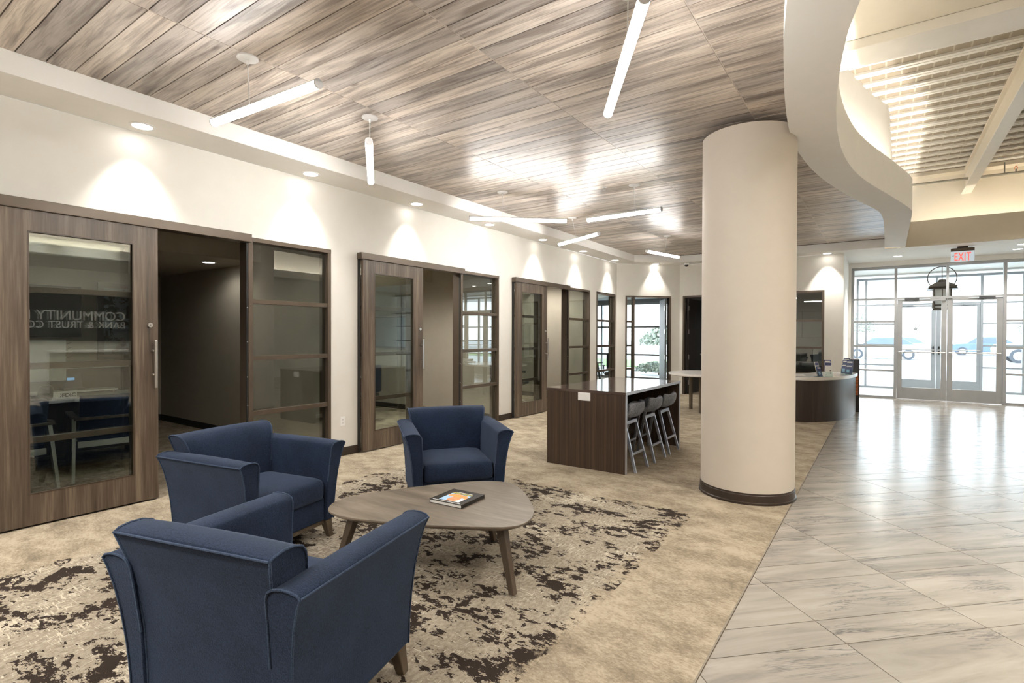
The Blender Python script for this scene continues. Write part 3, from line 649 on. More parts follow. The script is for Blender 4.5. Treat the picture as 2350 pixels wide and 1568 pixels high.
# ---- offices behind the glazing
op = MB()
for yy in (-0.3, 4.02, 7.43, 10.93): op.box(-10.3, WX-0.15, yy, yy+0.14, 0, 3.1)
op.box(-10.45, -10.3, -4.6, 17.7, 0, 3.2)
smesh('wall_offices', op, 'office_paint', 'taupe partition walls between the offices')
bb = struct('baseboard_offices', 'black baseboards inside the offices')
for yy in (4.02, 7.43, 10.93): MB().box(-10.3, WX-0.16, yy-0.014, yy, 0, 0.10).build('baseboard', 'dark_gap', bb)
MB().box(-10.3, -10.286, -0.2, 10.9, 0, 0.10).build('baseboard', 'dark_gap', bb)
smesh('ceiling_offices', MB().box(-10.3, -7.1, -0.3, 10.93, 2.50, 3.2).box(-7.1, WX-0.15, -0.3, 10.93, 3.0, 3.2), 'office_paint', 'stepped taupe office ceilings')
smesh('ceiling_corner', MB().prism([(-10.3, 10.93), (WX-0.15, 10.93), (WX-0.15, 12.40), (-4.30, 13.70), (-0.85, 13.70), (-0.85, 17.7), (-10.3, 17.7)], 2.75, 3.2), 'office_grey', 'grey ceiling of the corner offices')
smesh('wall_corner', MB().box(-4.36, -4.22, 14.35, 17.55, 0, 2.8).box(-4.36, -4.22, 13.62, 14.35, 0, 2.8).box(-10.3, -9.6, 17.5, 17.7, 0, 3.2).box(-5.15, -0.7, 17.5, 17.7, 0, 3.2).box(-9.6, -5.15, 17.5, 17.7, 2.63, 3.2), 'office_grey', 'grey walls of the corner offices')
s = struct('window_8', 'bright exterior window of the corner office', (0, 17.5, 0))
for x in (-9.6, -8.35, -5.2): MB().box(x, x+0.05, 0, 0.12, 0, 2.63).build('mullion', 'grey_frame', s)
for z in (0.03, 0.83, 1.79, 2.60): MB().box(-9.6, -5.15, 0, 0.12, z-0.03, z+0.03).build('glazing_bar', 'grey_frame', s)
MB().box(-9.6, -5.15, 0.05, 0.058, 0, 2.63).build('pane', 'clear', s)

smesh('roof', MB().box(-10.5, 6.6, -4.76, 18.76, 4.96, 5.05), 'office_grey', 'unseen roof slab added above the lobby to block sky light')  # unseen slab added to stop sky light leaking in from above
# ---- outside
smesh('ground', MB().box(-60, 80, 18.75, 130, -0.12, -0.02).box(-60, -10.5, -20, 18.75, -0.12, -0.02).box(-10.5, 40, -40, -4.75, -0.12, -0.02), 'ground', 'pale concrete ground and car park outside')
smesh('ground_lawn', MB().box(-60, -3.5, 24, 31, -0.02, 0.02).box(7, 60, 30, 34, -0.02, 0.02), 'grass', 'strip of lawn outside the corner office')
smesh('road', MB().box(-60, 80, 46, 54, -0.02, 0.0), 'asphalt', 'grey road beyond the car park')

# ================================================================== LIGHTS WITH FIXTURES
def downlight(name, x, y, z, label, energy, lens=0.075, blend=0.55, size=rad(74), group=None, tilt=(0, 0, -1)):
    t = thing(name, label, 'downlight', (x, y, z), 0, group)
    MB().lathe((0, 0), [(lens+0.022, 0.0), (lens+0.022, -0.005), (lens+0.002, -0.007), (lens, 0.0)], 28).build('trim_ring', 'white', t, 40)
    MB().cyl((0, 0), lens, lens, -0.0045, -0.001, 28).build('lens', 'lens', t)
    lamp('spot', 'SPOT', (0, 0, -0.02), energy, parent=t, target=None, spot_size=size, spot_blend=blend, shadow_soft_size=0.05)
    return t
LAB = ['recessed downlight just outside the near end of the office wall soffit', 'recessed downlight over the nearest walnut sliding door', 'recessed downlight over the first glazed sidelight', 'recessed downlight over the second walnut sliding door',
       'recessed downlight above the second glazed sidelight', 'recessed downlight over the third walnut sliding door', 'recessed downlight above the third sidelight', 'recessed downlight above the narrow window by the diagonal wall']
for i, lb in enumerate(LAB): downlight('recessed_downlight', -5.262, 0.27+1.646*i, SZ, lb, 54, blend=0.85, size=rad(80))
downlight('recessed_downlight', -4.70, 13.00, SZ, 'recessed downlight over the diagonal wall doorway', 60)
downlight('recessed_downlight', -1.0, 13.36, SZ, 'recessed downlight above the reception office window', 70)
downlight('recessed_downlight', 0.263, 14.70, SZ, 'recessed downlight left of the exit sign', 60, size=rad(120))
downlight('recessed_downlight', 1.33, 15.15, SZ, 'recessed downlight close behind the exit sign', 40, size=rad(120))
downlight('recessed_downlight', 2.26, 14.86, SZ, 'recessed downlight right of the exit sign, nearer the glass', 40, size=rad(120))
downlight('recessed_downlight', 2.22, 14.10, SZ, 'recessed downlight right of the exit sign, nearer the fascia', 40, size=rad(120))
for i, (x, y) in enumerate(((1.2, 0.6), (3.6, 1.5), (1.3, 3.9), (4.2, 4.6))):
    downlight('high_fill_downlight', x, y, 4.46, 'added recessed downlight in the cream high ceiling, '+['nearest the lounge', 'toward the right wall', 'beside the curved bulkhead', 'close to the cross beam'][i], 200, lens=0.10, size=rad(130), blend=0.8)  # unseen lamps added for general light in the lobby
for i, (x, y) in enumerate(((-6.5, 5.2), (-6.5, 9.9))):
    downlight('office_downlight', x, y, 3.0, 'added fill downlight inside the %s office' % ['second', 'third'][i], [110, 90][i], size=rad(150))  # lamps added so these two offices do not render black
downlight('office_downlight', -7.69, 3.60, 2.5, 'small recessed downlight in the low ceiling of the nearest office', 4, size=rad(160))
downlight('office_downlight', -7.6, 12.2, 2.75, 'added fill downlight inside the corner office', 40, size=rad(150))  # lamp added to brighten the corner office
downlight('office_downlight', -3.7, 16.0, 2.75, 'added fill downlight inside the reception office', 22, size=rad(150))  # lamp added to lift the room behind the back doorway
for i, x in enumerate((-0.1, 2.4)): downlight('vestibule_fill_downlight', x, 17.2, SZ, 'added recessed downlight in the %s half of the vestibule' % ['left', 'right'][i], 90, size=rad(160))  # lamps added to brighten the vestibule and its frames
for i, (x, y) in enumerate(((-3.9, -0.6), (-1.6, -0.6), (-3.9, -2.6))):
    downlight('plank_fill_downlight', x, y, WZ, 'added recessed downlight in the plank ceiling behind the camera, '+['by the office wall', 'over the aisle', 'farthest back'][i], 120, lens=0.10, size=rad(150), blend=0.8)  # out-of-view lamps added to brighten the lounge

def pendant(label, canopy, a, b, zt, D=0.062):
    c = (canopy[0], canopy[1]); t = thing('linear_pendant', label, 'pendant light', (c[0], c[1], zt))
    ax, ay, bx, by = a[0]-c[0], a[1]-c[1], b[0]-c[0], b[1]-c[1]; h = WZ-zt
    MB().lathe((0, 0), [(0.0, h), (0.072, h), (0.072, h-0.010), (0.060, h-0.016), (0.012, h-0.020), (0.008, h-0.05), (0.0, h-0.05)], 28).build('canopy', 'white', t, 50)
    mid = ((ax+bx)/2, (ay+by)/2)
    # foot of the cord on the tube axis
    dx_, dy_ = bx-ax, by-ay; ll = math.hypot(dx_, dy_); s_ = max(0.1, min(0.9, (-ax*dx_-ay*dy_)/ll/ll)); fx_, fy_ = ax+dx_*s_, ay+dy_*s_
    MB().tube([(0, 0, h-0.03), (fx_, fy_, D/2)], 0.0035, 6).build('cord', 'white', t, 60)
    u = Vector((dx_/ll, dy_/ll, 0)); v_ = Vector((-u.y, u.x, 0)); R_ = D/2
    def ring(p, r_, k0, k1, n):
        return [tuple(Vector(p)+v_*(r_*math.cos(rad(k0+(k1-k0)*i/n)))+Vector((0, 0, r_*math.sin(rad(k0+(k1-k0)*i/n))))) for i in range(n+1)]
    A, B = Vector((ax, ay, 0)), Vector((bx, by, 0))
    top = MB(); top.loft([ring(A, R_, 20, 160, 10), ring(B, R_, 20, 160, 10)]); top.build('housing', 'white', t, 40)
    dif = MB(); dif.loft([ring(A+u*0.012, R_*0.985, -200, 20, 14), ring(B-u*0.012, R_*0.985, -200, 20, 14)]); dif.build('diffuser', 'tube', t, 40)
    for p, q in ((A, A+u*0.012), (B-u*0.012, B)): MB().loft([ring(p, R_*1.02, 0, 345, 23), ring(q, R_*1.02, 0, 345, 23)]).build('end_cap', 'tube_cap', t, 40)
    return t
pendant('white tube pendant over the nearest sliding door, hanging level across the ceiling', (-3.70, 2.00), (-4.16, 1.985), (-2.955, 2.06), 3.10)
pendant('white tube pendant seen nearly end-on, second from the left', (-3.80, 3.175), (-3.49, 2.905), (-4.41, 3.70), 3.10)
pendant('bright tube pendant running out of the top of the picture', (-1.20, 2.85), (-1.64, 3.536), (-0.93, 2.41), 3.10)
pendant('tube pendant in front of the soffit, long and horizontal', (-4.28, 5.86), (-4.655, 5.60), (-3.63, 6.50), 3.10)
pendant('tube pendant over the island beside the sprinkler', (-2.66, 6.55), (-3.37, 6.612), (-2.30, 6.573), 3.10)
pendant('short-looking tube pendant below the horizontal one, toward the third door', (-4.25, 7.80), (-4.68, 8.11), (-3.665, 7.59), 3.10)
pendant('farthest tube pendant near the diagonal wall', (-3.48, 10.25), (-3.67, 9.66), (-3.417, 10.77), 3.10)
pendant('added tube pendant behind the lounge, outside the view', (-2.4, -0.9), (-3.0, -0.7), (-1.8, -1.1), 3.10)  # extra unseen pendant added for ambient light
# daylight entering through the glass entrance is the sky itself

# ================================================================== FURNITURE
def armchair(name, label, loc, rz):
    t = thing(name, label, 'armchair', loc, rz, 'blue lounge armchairs')
    ZT = 0.685
    yf = lambda z: 0.338+0.042*max(0, (z-0.13)/0.555)**1.6
    yr = lambda z: -0.362-0.050*max(0, (z-0.13)/0.555)**1.8
    prof = [(0.374, 0.13), (0.376, 0.24), (0.383, 0.36), (0.395, 0.48), (0.413, 0.58), (0.434, 0.65), (0.451, ZT), (0.438, 0.696), (0.410, 0.703), (0.376, 0.704), (0.345, 0.699), (0.322, 0.686), (0.312, 0.664), (0.306, 0.55), (0.300, 0.42), (0.298, 0.13)]
    for sgn in (1, -1):
        P = [(sgn*p[0], p[1]) for p in prof]; NY = 7
        rings = []
        for k in range(NY):
            f = k/(NY-1); crown = 0.006*math.sin(PI*f)
            rings.append([(x, yr(min(z, ZT))+(yf(min(z, ZT))-yr(min(z, ZT)))*f, z+(crown if z > ZT else 0)) for x, z in P])
        a = MB().loft(rings).build('armrest', 'blue', t, 42, bevel=0.006, segs=2)
        pm = MB(); r_ = 0.0044
        for yy, sg in ((yf, 1), (yr, -1)):
            pm.tube([(x*1.0, yy(min(z, ZT))+sg*0.001, z) for x, z in P[:-1]], r_, 6)
        pm.tube([(sgn*0.4518, yr(ZT)+(yf(ZT)-yr(ZT))*k/8, ZT) for k in range(9)], r_, 6)
        pm.build('piping', 'blue_pipe', a, 60)
    # backrest
    bp = [(-0.352, 0.13), (-0.358, 0.30), (-0.368, 0.45), (-0.384, 0.58), (-0.407, 0.70), (-0.436, 0.797), (-0.418, 0.806), (-0.380, 0.812), (-0.335, 0.810), (-0.298, 0.797), (-0.272, 0.770), (-0.255, 0.725), (-0.240, 0.64), (-0.224, 0.52), (-0.212, 0.42), (-0.205, 0.13)]
    wd = lambda z: 0.298+0.057*max(0, (min(z, 0.8)-0.42)/0.38)**1.7
    rings = []
    for k in range(9):
        f = -1+2*k/8; rings.append([(f*wd(z), y_, z+(0.007*(1-f*f) if z > 0.78 else 0)) for y_, z in bp])
    b = MB().loft(rings).build('backrest', 'blue', t, 42, bevel=0.006, segs=2)
    pm = MB(); r_ = 0.0046
    for sg in (1, -1): pm.tube([(sg*(wd(z)+0.001), y_, z) for y_, z in bp[:-2]], r_, 6)
    pm.tube([(f*wd(0.797), -0.437, 0.7965) for f in [-1+0.2*k for k in range(11)]], r_, 6)
    pm.build('piping', 'blue_pipe', b, 60)
    # seat cushion with crowned top
    rings = []
    def rr(hx, y0, y1, z, rc=0.045, n=5):
        out = []
        for cx_, cy_, a0 in ((hx-rc, y1-rc, 0), (-hx+rc, y1-rc, 90), (-hx+rc, y0+rc, 180), (hx-rc, y0+rc, 270)):
            for i in range(n): out.append((cx_+rc*math.cos(rad(a0+90*i/(n-1))), cy_+rc*math.sin(rad(a0+90*i/(n-1))), z))
        return out
    for ins, z in ((0.02, 0.292), (0.004, 0.300), (0.0, 0.33), (0.0, 0.40), (0.008, 0.428), (0.030, 0.445), (0.09, 0.457), (0.18, 0.463)):
        rings.append(rr(0.293-ins, -0.22+ins*0.5, 0.345-ins, z))
    MB().loft(rings).build('seat', 'blue', t, 60)
    MB().box(-0.300, 0.300, -0.33, 0.322, 0.13, 0.300).build('seat_base', 'blue', t, bevel=0.012, segs=3)
    MB().box(-0.345, 0.345, -0.325, 0.31, 0.098, 0.13).build('base_rail', 'chair_leg', t, bevel=0.003)
    for sx_ in (1, -1):
        for sy_ in (1, -1):
            MB().bar((sx_*0.335, sy_*0.30 if sy_ > 0 else -0.325, 0.13), (sx_*0.352, 0.322 if sy_ > 0 else -0.345, 0.0), 0.062, 0.040).build('leg', 'chair_leg', t, bevel=0.004)
    return t
ch = armchair('armchair', 'navy armchair seen from behind, nearest in the lounge', (-1.992, 1.229, 0.001), 0.256)
dup(ch, (-3.614, 2.028, 0.001), -1.385, 'navy armchair beside the first sliding door, seen from its side', 'blue lounge armchairs')
dup(ch, (-3.108, 3.519, 0.001), -2.248, 'navy armchair facing the camera behind the coffee table', 'blue lounge armchairs')

# coffee table
TC = (-2.25, 2.55)
t = thing('coffee_table', 'rounded triangular grey-brown wood coffee table in the lounge', 'table', (TC[0], TC[1], 0.001))
out = [(-2.862, 2.06), (-2.948, 2.17), (-2.962, 2.30), (-2.90, 2.47), (-2.72, 2.80), (-2.56, 3.03), (-2.42, 3.165), (-2.27, 3.205), (-2.10, 3.12), (-1.84, 2.865), (-1.735, 2.70), (-1.708, 2.575), (-1.745, 2.475), (-1.86, 2.385), (-2.20, 2.195), (-2.45, 2.09), (-2.62, 2.035), (-2.757, 2.022)]
out = [(x-TC[0], y-TC[1]) for x, y in catmull(out, 4, True)]
cxo, cyo = sum(p[0] for p in out)/len(out), sum(p[1] for p in out)/len(out)
sc = lambda k, z: [(cxo+(x-cxo)*k, cyo+(y-cyo)*k, z) for x, y in out]
MB().loft([sc(0.955, 0.368), sc(0.994, 0.383), sc(1.0, 0.386), sc(1.0, 0.394), sc(0.997, 0.396)]).build('tabletop', 'table_wood', t, 25)
for (ax, ay), (bx, by) in (((-1.835, 2.515), (-1.722, 2.472)), ((-2.30, 2.97), (-2.30, 3.052)), ((-2.66, 2.10), (-2.765, 2.045))):
    g_ = MB().bar((ax-TC[0], ay-TC[1], 0.372), (bx-TC[0], by-TC[1], 0.012), (0.058, 0.050), (0.036, 0.036)).build('leg', 'leg_wood', t, bevel=0.003)
    MB().cyl((bx-TC[0], by-TC[1]), 0.013, 0.015, 0.0, 0.013, 14).build('foot_glide', 'steel', g_, 40)
MB().box(-0.3, 0.2, -0.2, -0.14, 0.345, 0.37).build('stretcher', 'leg_wood', t)
# book
B0 = Vector((-2.433, 2.526)); B1 = Vector((-2.165, 2.540)); bang = math.atan2(B1.y-B0.y, B1.x-B0.x)
bk_ = thing('book', 'black picture book with orange hat cover on the coffee table', 'book', (B0.x, B0.y, 0.397), bang+0.02)
BW, BH = 0.262, 0.262
MB().box(0, BW, 0, BH, 0, 0.003).box(0, BW, 0, BH, 0.021, 0.025).box(BW-0.004, BW, 0, BH, 0.003, 0.021).build('cover', 'book_black', bk_, bevel=0.001)
MB().box(0.004, BW-0.004, 0.004, BH-0.004, 0.003, 0.021).build('pages', 'paper', bk_)
pc = MB(); zc = 0.0254
def flat(poly, z, mi): pc.add([(x, y, z) for x, y in poly], [tuple(range(len(poly)))], mi)
flat([(0.055, 0.030), (0.215, 0.030), (0.215, 0.175), (0.055, 0.175)], zc, 0)
flat([(0.16, 0.030), (0.215, 0.030), (0.215, 0.10), (0.19, 0.09)], zc+0.0002, 4)
flat([(0.115, 0.03), (0.17, 0.035), (0.185, 0.07), (0.18, 0.125), (0.115, 0.125), (0.10, 0.07)], zc+0.0003, 1)
flat([(0.058, 0.125), (0.085, 0.115), (0.19, 0.112), (0.215, 0.10), (0.215, 0.13), (0.19, 0.165), (0.12, 0.172), (0.075, 0.160)], zc+0.0004, 2)
flat([(0.055, 0.183), (0.215, 0.183), (0.215, 0.196), (0.055, 0.196)], zc, 3)
flat([(0.07, 0.205), (0.20, 0.205), (0.20, 0.212), (0.07, 0.212)], zc, 4)
flat([(0.02, 0.010), (0.24, 0.010), (0.24, 0.016), (0.02, 0.016)], zc, 4)
pc.build('cover_picture', ['sky_print', 'skin_print', 'orange', 'yellow_print', 'paper'], bk_)

# island with end panels
IX0, IX1, IY0, IY1, IH = -3.228, -2.245, 5.325, 7.185, 0.885
t = thing('island', 'dark walnut standing-height island with glossy brown top', 'counter', ((IX0+IX1)/2, (IY0+IY1)/2, 0))
hx, hy = (IX1-IX0)/2, (IY1-IY0)/2
M['island_top'] = plain('glossy_brown_top', (0.075, 0.052, 0.042), 0.10, var=0.12, nscale=4)
MB().box(-hx-0.01, hx, -hy-0.004, hy+0.004, IH-0.032, IH).build('worktop', 'island_top', t, bevel=0.002)
MB().box(hx, hx+0.006, -hy-0.004, hy+0.004, IH-0.032, IH).build('edge_band', 'edge_grey', t)
for y0 in (-hy, hy-0.045):
    p = MB().box(-hx, hx-0.004, y0, y0+0.045, 0, IH-0.032).build('end_panel', 'island_wood', t, bevel=0.002)
    MB().box(hx-0.004, hx, y0, y0+0.045, 0, IH-0.032).build('edge_band', 'edge_grey', p)
MB().box(-0.27, -0.235, -hy+0.045, hy-0.045, 0.16, IH-0.032).build('modesty_panel', 'desk_wood', t)
MB().box(-0.33, -0.20, -hy+0.045, hy-0.045, 0.06, 0.10).build('cable_tray', 'steel', t)
pl = MB().box(-0.080, 0.075, -hy-0.008, -hy, 0.765, 0.855).build('power_outlet', 'white', t, bevel=0.003)
MB().box(-0.045, 0.040, -hy-0.011, -hy-0.007, 0.780, 0.840).build('outlet_flap', 'white', pl, bevel=0.002)

def stool(label, loc, rz):
    t = thing('bar_stool', label, 'stool', loc, rz, 'stools at the island')
    for sx_ in (1, -1):
        MB().bar((sx_*0.150, -0.060, 0.545), (sx_*0.180, -0.205, 0.0), (0.022, 0.034), (0.020, 0.028)).build('leg', 'stool_metal', t, bevel=0.002)
        MB().bar((sx_*0.150, 0.120, 0.545), (sx_*0.180, 0.215, 0.0), (0.022, 0.034), (0.020, 0.028)).build('leg', 'stool_metal', t, bevel=0.002)
        MB().bar((sx_*0.152, -0.075, 0.53), (sx_*0.152, 0.13, 0.53), (0.024, 0.03)).build('side_rail', 'stool_metal', t) if False else None
    MB().box(-0.150, 0.150, -0.085, -0.058, 0.508, 0.545).build('seat_rail', 'stool_metal', t, bevel=0.002)
    MB().box(-0.150, 0.150, 0.105, 0.130, 0.508, 0.545).build('seat_rail', 'stool_metal', t, bevel=0.002)
    MB().box(-0.170, 0.170, -0.170, -0.148, 0.182, 0.206).build('foot_rest', 'stool_metal', t, bevel=0.002)
    MB().box(-0.170, 0.170, 0.163, 0.185, 0.182, 0.206).build('foot_rest', 'stool_metal', t, bevel=0.002)
    # bucket shell
    st = [(0.215, 0.590, 0.150), (0.205, 0.602, 0.185), (0.12, 0.592, 0.205), (0.02, 0.578, 0.212), (-0.08, 0.572, 0.215), (-0.145, 0.590, 0.218), (-0.185, 0.632, 0.220), (-0.205, 0.69, 0.218), (-0.213, 0.735, 0.205), (-0.215, 0.758, 0.165)]
    g = []
    for j, (yy, zz, ww) in enumerate(st):
        row = []
        for i in range(13):
            u = -1+2*i/12; s_ = j/(len(st)-1)
            curl = 0.045*abs(u)**3*(0.6+0.4*s_); fwd = 0.085*abs(u)**2.4*max(0, (s_-0.45)/0.55)
            row.append((u*ww, yy+fwd, zz+curl*(1-0.6*max(0, (s_-0.5)*2))))
        g.append(row)
    o = MB().loft(g, cap=False, closed=False).build('seat_shell', 'stool_fab', t, 60)
    so_ = o.modifiers.new('solid', 'SOLIDIFY'); so_.thickness = 0.05; so_.offset = -1
    ss = o.modifiers.new('sub', 'SUBSURF'); ss.levels = 1; ss.render_levels = 2
    return t
st1 = stool('grey mesh bar stool nearest along the island', (-2.392, 5.645, 0), PI/2)
dup(st1, (-2.385, 6.216, 0), PI/2, 'grey mesh bar stool in the middle of the three along the island', 'stools at the island')
dup(st1, (-2.385, 6.745, 0), PI/2, 'grey mesh bar stool at the far end of the island', 'stools at the island')

# round table behind the column
t = thing('round_table', 'white round table half hidden behind the column', 'table', (-2.86, 10.75, 0))
MB().lathe((0, 0), [(0.0, 0.715), (0.66, 0.715), (0.70, 0.73), (0.70, 0.765), (0.0, 0.765)], 64).build('tabletop', 'white_top', t, 35)
for a in (150, 30, 270): MB().cyl((0.385*math.cos(rad(a)), 0.33*math.sin(rad(a))), 0.036, 0.036, 0, 0.715, 18).build('leg', 'chair_leg', t, 40)

# reception desk
t = thing('reception_desk', 'curved espresso reception desk with white top', 'desk', (-1.2, 11.2, 0))
cur = catmull([(-1.55, 10.385), (-1.25, 10.392), (-1.07, 10.432), (-0.89, 10.588), (-0.71, 10.833), (-0.566, 11.177), (-0.465, 11.63), (-0.425, 12.13), (-0.42, 12.3)], 4)
poly = [(-1.95, 10.385)]+cur+[(-0.95, 12.3), (-1.15, 11.55), (-1.55, 11.15), (-1.95, 11.15)]
lp = [(x+1.2, y-11.2) for x, y in poly]
MB().prism(lp, 0.0, 0.725).build('body', 'desk_wood', t, 30)
cur2 = catmull([(-1.55, 10.350), (-1.24, 10.358), (-1.05, 10.40), (-0.865, 10.565), (-0.68, 10.815), (-0.535, 11.165), (-0.432, 11.62), (-0.392, 12.13), (-0.39, 12.3)], 4)
lp2 = [(x+1.2, y-11.2) for x, y in [(-1.98, 10.35)]+cur2+[(-0.98, 12.3), (-1.18, 11.58), (-1.57, 11.18), (-1.98, 11.18)]]
MB().prism(lp2, 0.727, 0.785).build('worktop', 'white_top', t, 30, bevel=0.004)
t = thing('desk_screen', 'dark privacy panel with copper edge at the end of the reception desk', 'panel', (-0.45, 12.45, 0))
MB().box(-0.11, 0.085, -0.02, 0.02, 0.0, 1.035).build('panel', 'dark_grey', t)
MB().box(-0.11, 0.085, -0.022, 0.022, 1.035, 1.05).build('top_cap', 'steel', t)
cs = MB()
for k in range(14): cs.box(0.028, 0.066, -0.034, -0.02, 0.335+0.029*k, 0.335+0.029*k+0.022)
cs.build('copper_slats', 'copper', t)
def brochures(name, label, loc, rz, cols):
    t = thing(name, label, 'brochure holder', loc, rz, 'brochure holders on the reception desk')
    MB().box(-0.055, 0.055, -0.06, 0.06, 0, 0.004).build('base', 'acrylic', t)
    for i, c in enumerate(cols):
        y0 = -0.045+0.04*i; z0 = 0.006+0.035*i; hgt = 0.17 if i == 0 else 0.215
        l = MB(); l.add([(-0.052, y0, z0), (0.052, y0, z0), (0.052, y0+0.045, z0+hgt), (-0.052, y0+0.045, z0+hgt), (-0.052, y0+0.006, z0), (0.052, y0+0.006, z0), (0.052, y0+0.051, z0+hgt), (-0.052, y0+0.051, z0+hgt)],
            [(0, 1, 2, 3), (4, 7, 6, 5), (0, 4, 5, 1), (3, 2, 6, 7), (0, 3, 7, 4), (1, 5, 6, 2)])
        o = l.build('brochure', c[0], t)
        def at_(u, v_): return (-0.052+0.104*u, y0+0.045*v_-0.0012, z0+hgt*v_)
        q = MB()
        for (u0, u1, v0, v1, mi) in c[1]: q.add([at_(u0, v0), at_(u1, v0), at_(u1, v1), at_(u0, v1)], [(0, 1, 2, 3)], mi)
        q.build('print', ['navy_print', 'paper', 'sky_print', 'ink'], o)
        MB().box(-0.056, 0.056, y0-0.008, y0-0.005, 0, 0.09+0.03*i).build('front_pocket', 'acrylic', t)
    return t
pa = ('paper', [(0.05, 0.95, 0.72, 0.95, 0), (0.1, 0.9, 0.3, 0.6, 2)]); pb = ('navy_print', [(0.1, 0.9, 0.8, 0.92, 1), (0.15, 0.6, 0.2, 0.5, 2)]); pd = ('paper', [(0.6, 0.75, 0.3, 0.4, 3), (0.6, 0.75, 0.55, 0.65, 3)])
brochures('brochure_holder', 'tiered brochure holder with white and blue leaflets, in the middle of the reception desk', (-0.765, 10.73, 0.787), rad(20), [pd, pa, pb])
brochures('brochure_holder', 'narrow brochure holder turned sideways, left of the tiered holder', (-0.915, 10.66, 0.787), rad(62), [pb, pa])
brochures('brochure_holder', 'brochure holder with navy leaflets against the dark panel', (-0.50, 11.62, 0.787), rad(-12), [pb, pb])
brochures('brochure_holder', 'tall brochure holder behind the navy one by the dark panel', (-0.58, 11.86, 0.787), rad(-18), [pb, pb, pb])
t = thing('open_booklet', 'open white booklet lying on the reception desk by the column', 'booklet', (-1.28, 10.75, 0.787), 0.3)
for sx_ in (0, 1): MB().add([(0.14*sx_-0.14, -0.1, 0.012 if sx_ == 0 else 0.004), (0.14*sx_, -0.1, 0.004 if sx_ == 0 else 0.012), (0.14*sx_, 0.1, 0.004 if sx_ == 0 else 0.012), (0.14*sx_-0.14, 0.1, 0.012 if sx_ == 0 else 0.004), (0.14*sx_-0.14, -0.1, 0), (0.14*sx_, -0.1, 0), (0.14*sx_, 0.1, 0), (0.14*sx_-0.14, 0.1, 0)], [(0, 1, 2, 3), (7, 6, 5, 4), (0, 4, 5, 1), (1, 5, 6, 2), (2, 6, 7, 3), (3, 7, 4, 0)]).build('page', 'paper', t)

# ---- small fixtures
t = thing('wall_outlet', 'white duplex outlet low on the wall between the first two offices', 'outlet', (WX, 4.137, 0.426))
MB().box(0, 0.006, -0.036, 0.036, -0.058, 0.058).build('cover_plate', 'white', t, bevel=0.002)
for z in (-0.021, 0.021):
    r_ = MB().box(0.005, 0.009, -0.017, 0.017, z-0.015, z+0.015).build('socket', 'white', t, bevel=0.001); MB().box(0.009, 0.0095, -0.008, -0.005, z-0.006, z+0.006).box(0.009, 0.0095, 0.005, 0.008, z-0.006, z+0.006).build('slot', 'ink', r_)
t = thing('security_camera', 'small white dome security camera under the soffit', 'camera', (-4.02, 13.30, SZ))
MB().lathe((0, 0), [(0.0, 0), (0.062, 0), (0.062, -0.03), (0.055, -0.04), (0.0, -0.04)], 24).build('housing', 'white', t, 40)
MB().lathe((0, 0), [(0.045, -0.04), (0.043, -0.055), (0.034, -0.072), (0.018, -0.083), (0.001, -0.086)], 24).build('dome', 'black', t, 60)
t = thing('ceiling_sprinkler', 'small white pendent sprinkler in the plank ceiling', 'sprinkler', (-3.027, 6.43, WZ))
MB().lathe((0, 0), [(0.0, 0), (0.036, 0), (0.036, -0.006), (0.012, -0.012), (0.0, -0.012)], 20).build('escutcheon', 'white', t, 40)
MB().cyl((0, 0), 0.010, 0.010, -0.035, -0.01, 10).build('body', 'steel', t, 40); MB().cyl((0, 0), 0.020, 0.020, -0.04, -0.036, 14).build('deflector', 'steel', t, 40)
# exit sign
t = thing('exit_sign', 'ceiling-hung EXIT sign with red letters on clear panel', 'sign', (1.297, 13.85, SZ))
MB().box(-0.08, 0.08, -0.05, 0.05, -0.03, 0).build('canopy', 'black', t)
MB().box(-0.182, 0.182, -0.03, 0.03, -0.092, -0.03).build('housing', 'bronze', t, bevel=0.003)
MB().box(-0.182, 0.182, -0.004, 0.004, -0.300, -0.092).build('panel', 'exit_panel', t)
text('letters', 'EXIT', 0.232, 'exit_red', t, (0, -0.006, -0.279), (PI/2, 0, 0), 0.001, 'CENTER', 1.12, 0.50, 0.005)
MB().tube([(-0.158, -0.007, -0.18), (-0.135, -0.007, -0.165), (-0.135, -0.007, -0.195)], 0.004, 5, True).build('arrow', 'dark_grey', t)
# lantern in the vestibule
t = thing('lantern', 'large bronze craftsman lantern with ring, hanging in the vestibule', 'lantern', (1.20, 16.9, 2.15))
MB().tube([(0.285*math.cos(2*PI*k/40), 0, 0.80+0.285*math.sin(2*PI*k/40)) for k in range(40)], 0.011, 8, True).build('ring', 'bronze', t, 60)
def sq(h_, z): return [(-h_, -h_, z), (h_, -h_, z), (h_, h_, z), (-h_, h_, z)]
MB().loft([sq(0.27, 0.555), sq(0.28, 0.575), sq(0.275, 0.585), sq(0.18, 0.655), sq(0.10, 0.70), sq(0.07, 0.715)]).build('roof', 'bronze', t); MB().loft([sq(0.085, 0.715), sq(0.085, 0.73), sq(0.055, 0.76)]).build('roof_cap', 'bronze', t); MB().loft([sq(0.30, 0.515), sq(0.25, 0.555)]).build('eave', 'bronze', t)
for sx_ in (1, -1):
    for sy_ in (1, -1): MB().box(sx_*0.165-0.014, sx_*0.165+0.014, sy_*0.165-0.014, sy_*0.165+0.014, 0.04, 0.53).build('post', 'bronze', t)
MB().box(-0.007, 0.007, -0.172, -0.16, 0.06, 0.53).box(-0.165, 0.165, -0.17, -0.16, 0.10, 0.14).build('muntin', 'bronze', t)
MB().loft([sq(0.19, 0.0), sq(0.19, 0.03), sq(0.17, 0.06)]).build('base', 'bronze', t); MB().box(-0.155, 0.155, -0.155, 0.155, 0.06, 0.53).build('frosted_glass', 'paper', t)
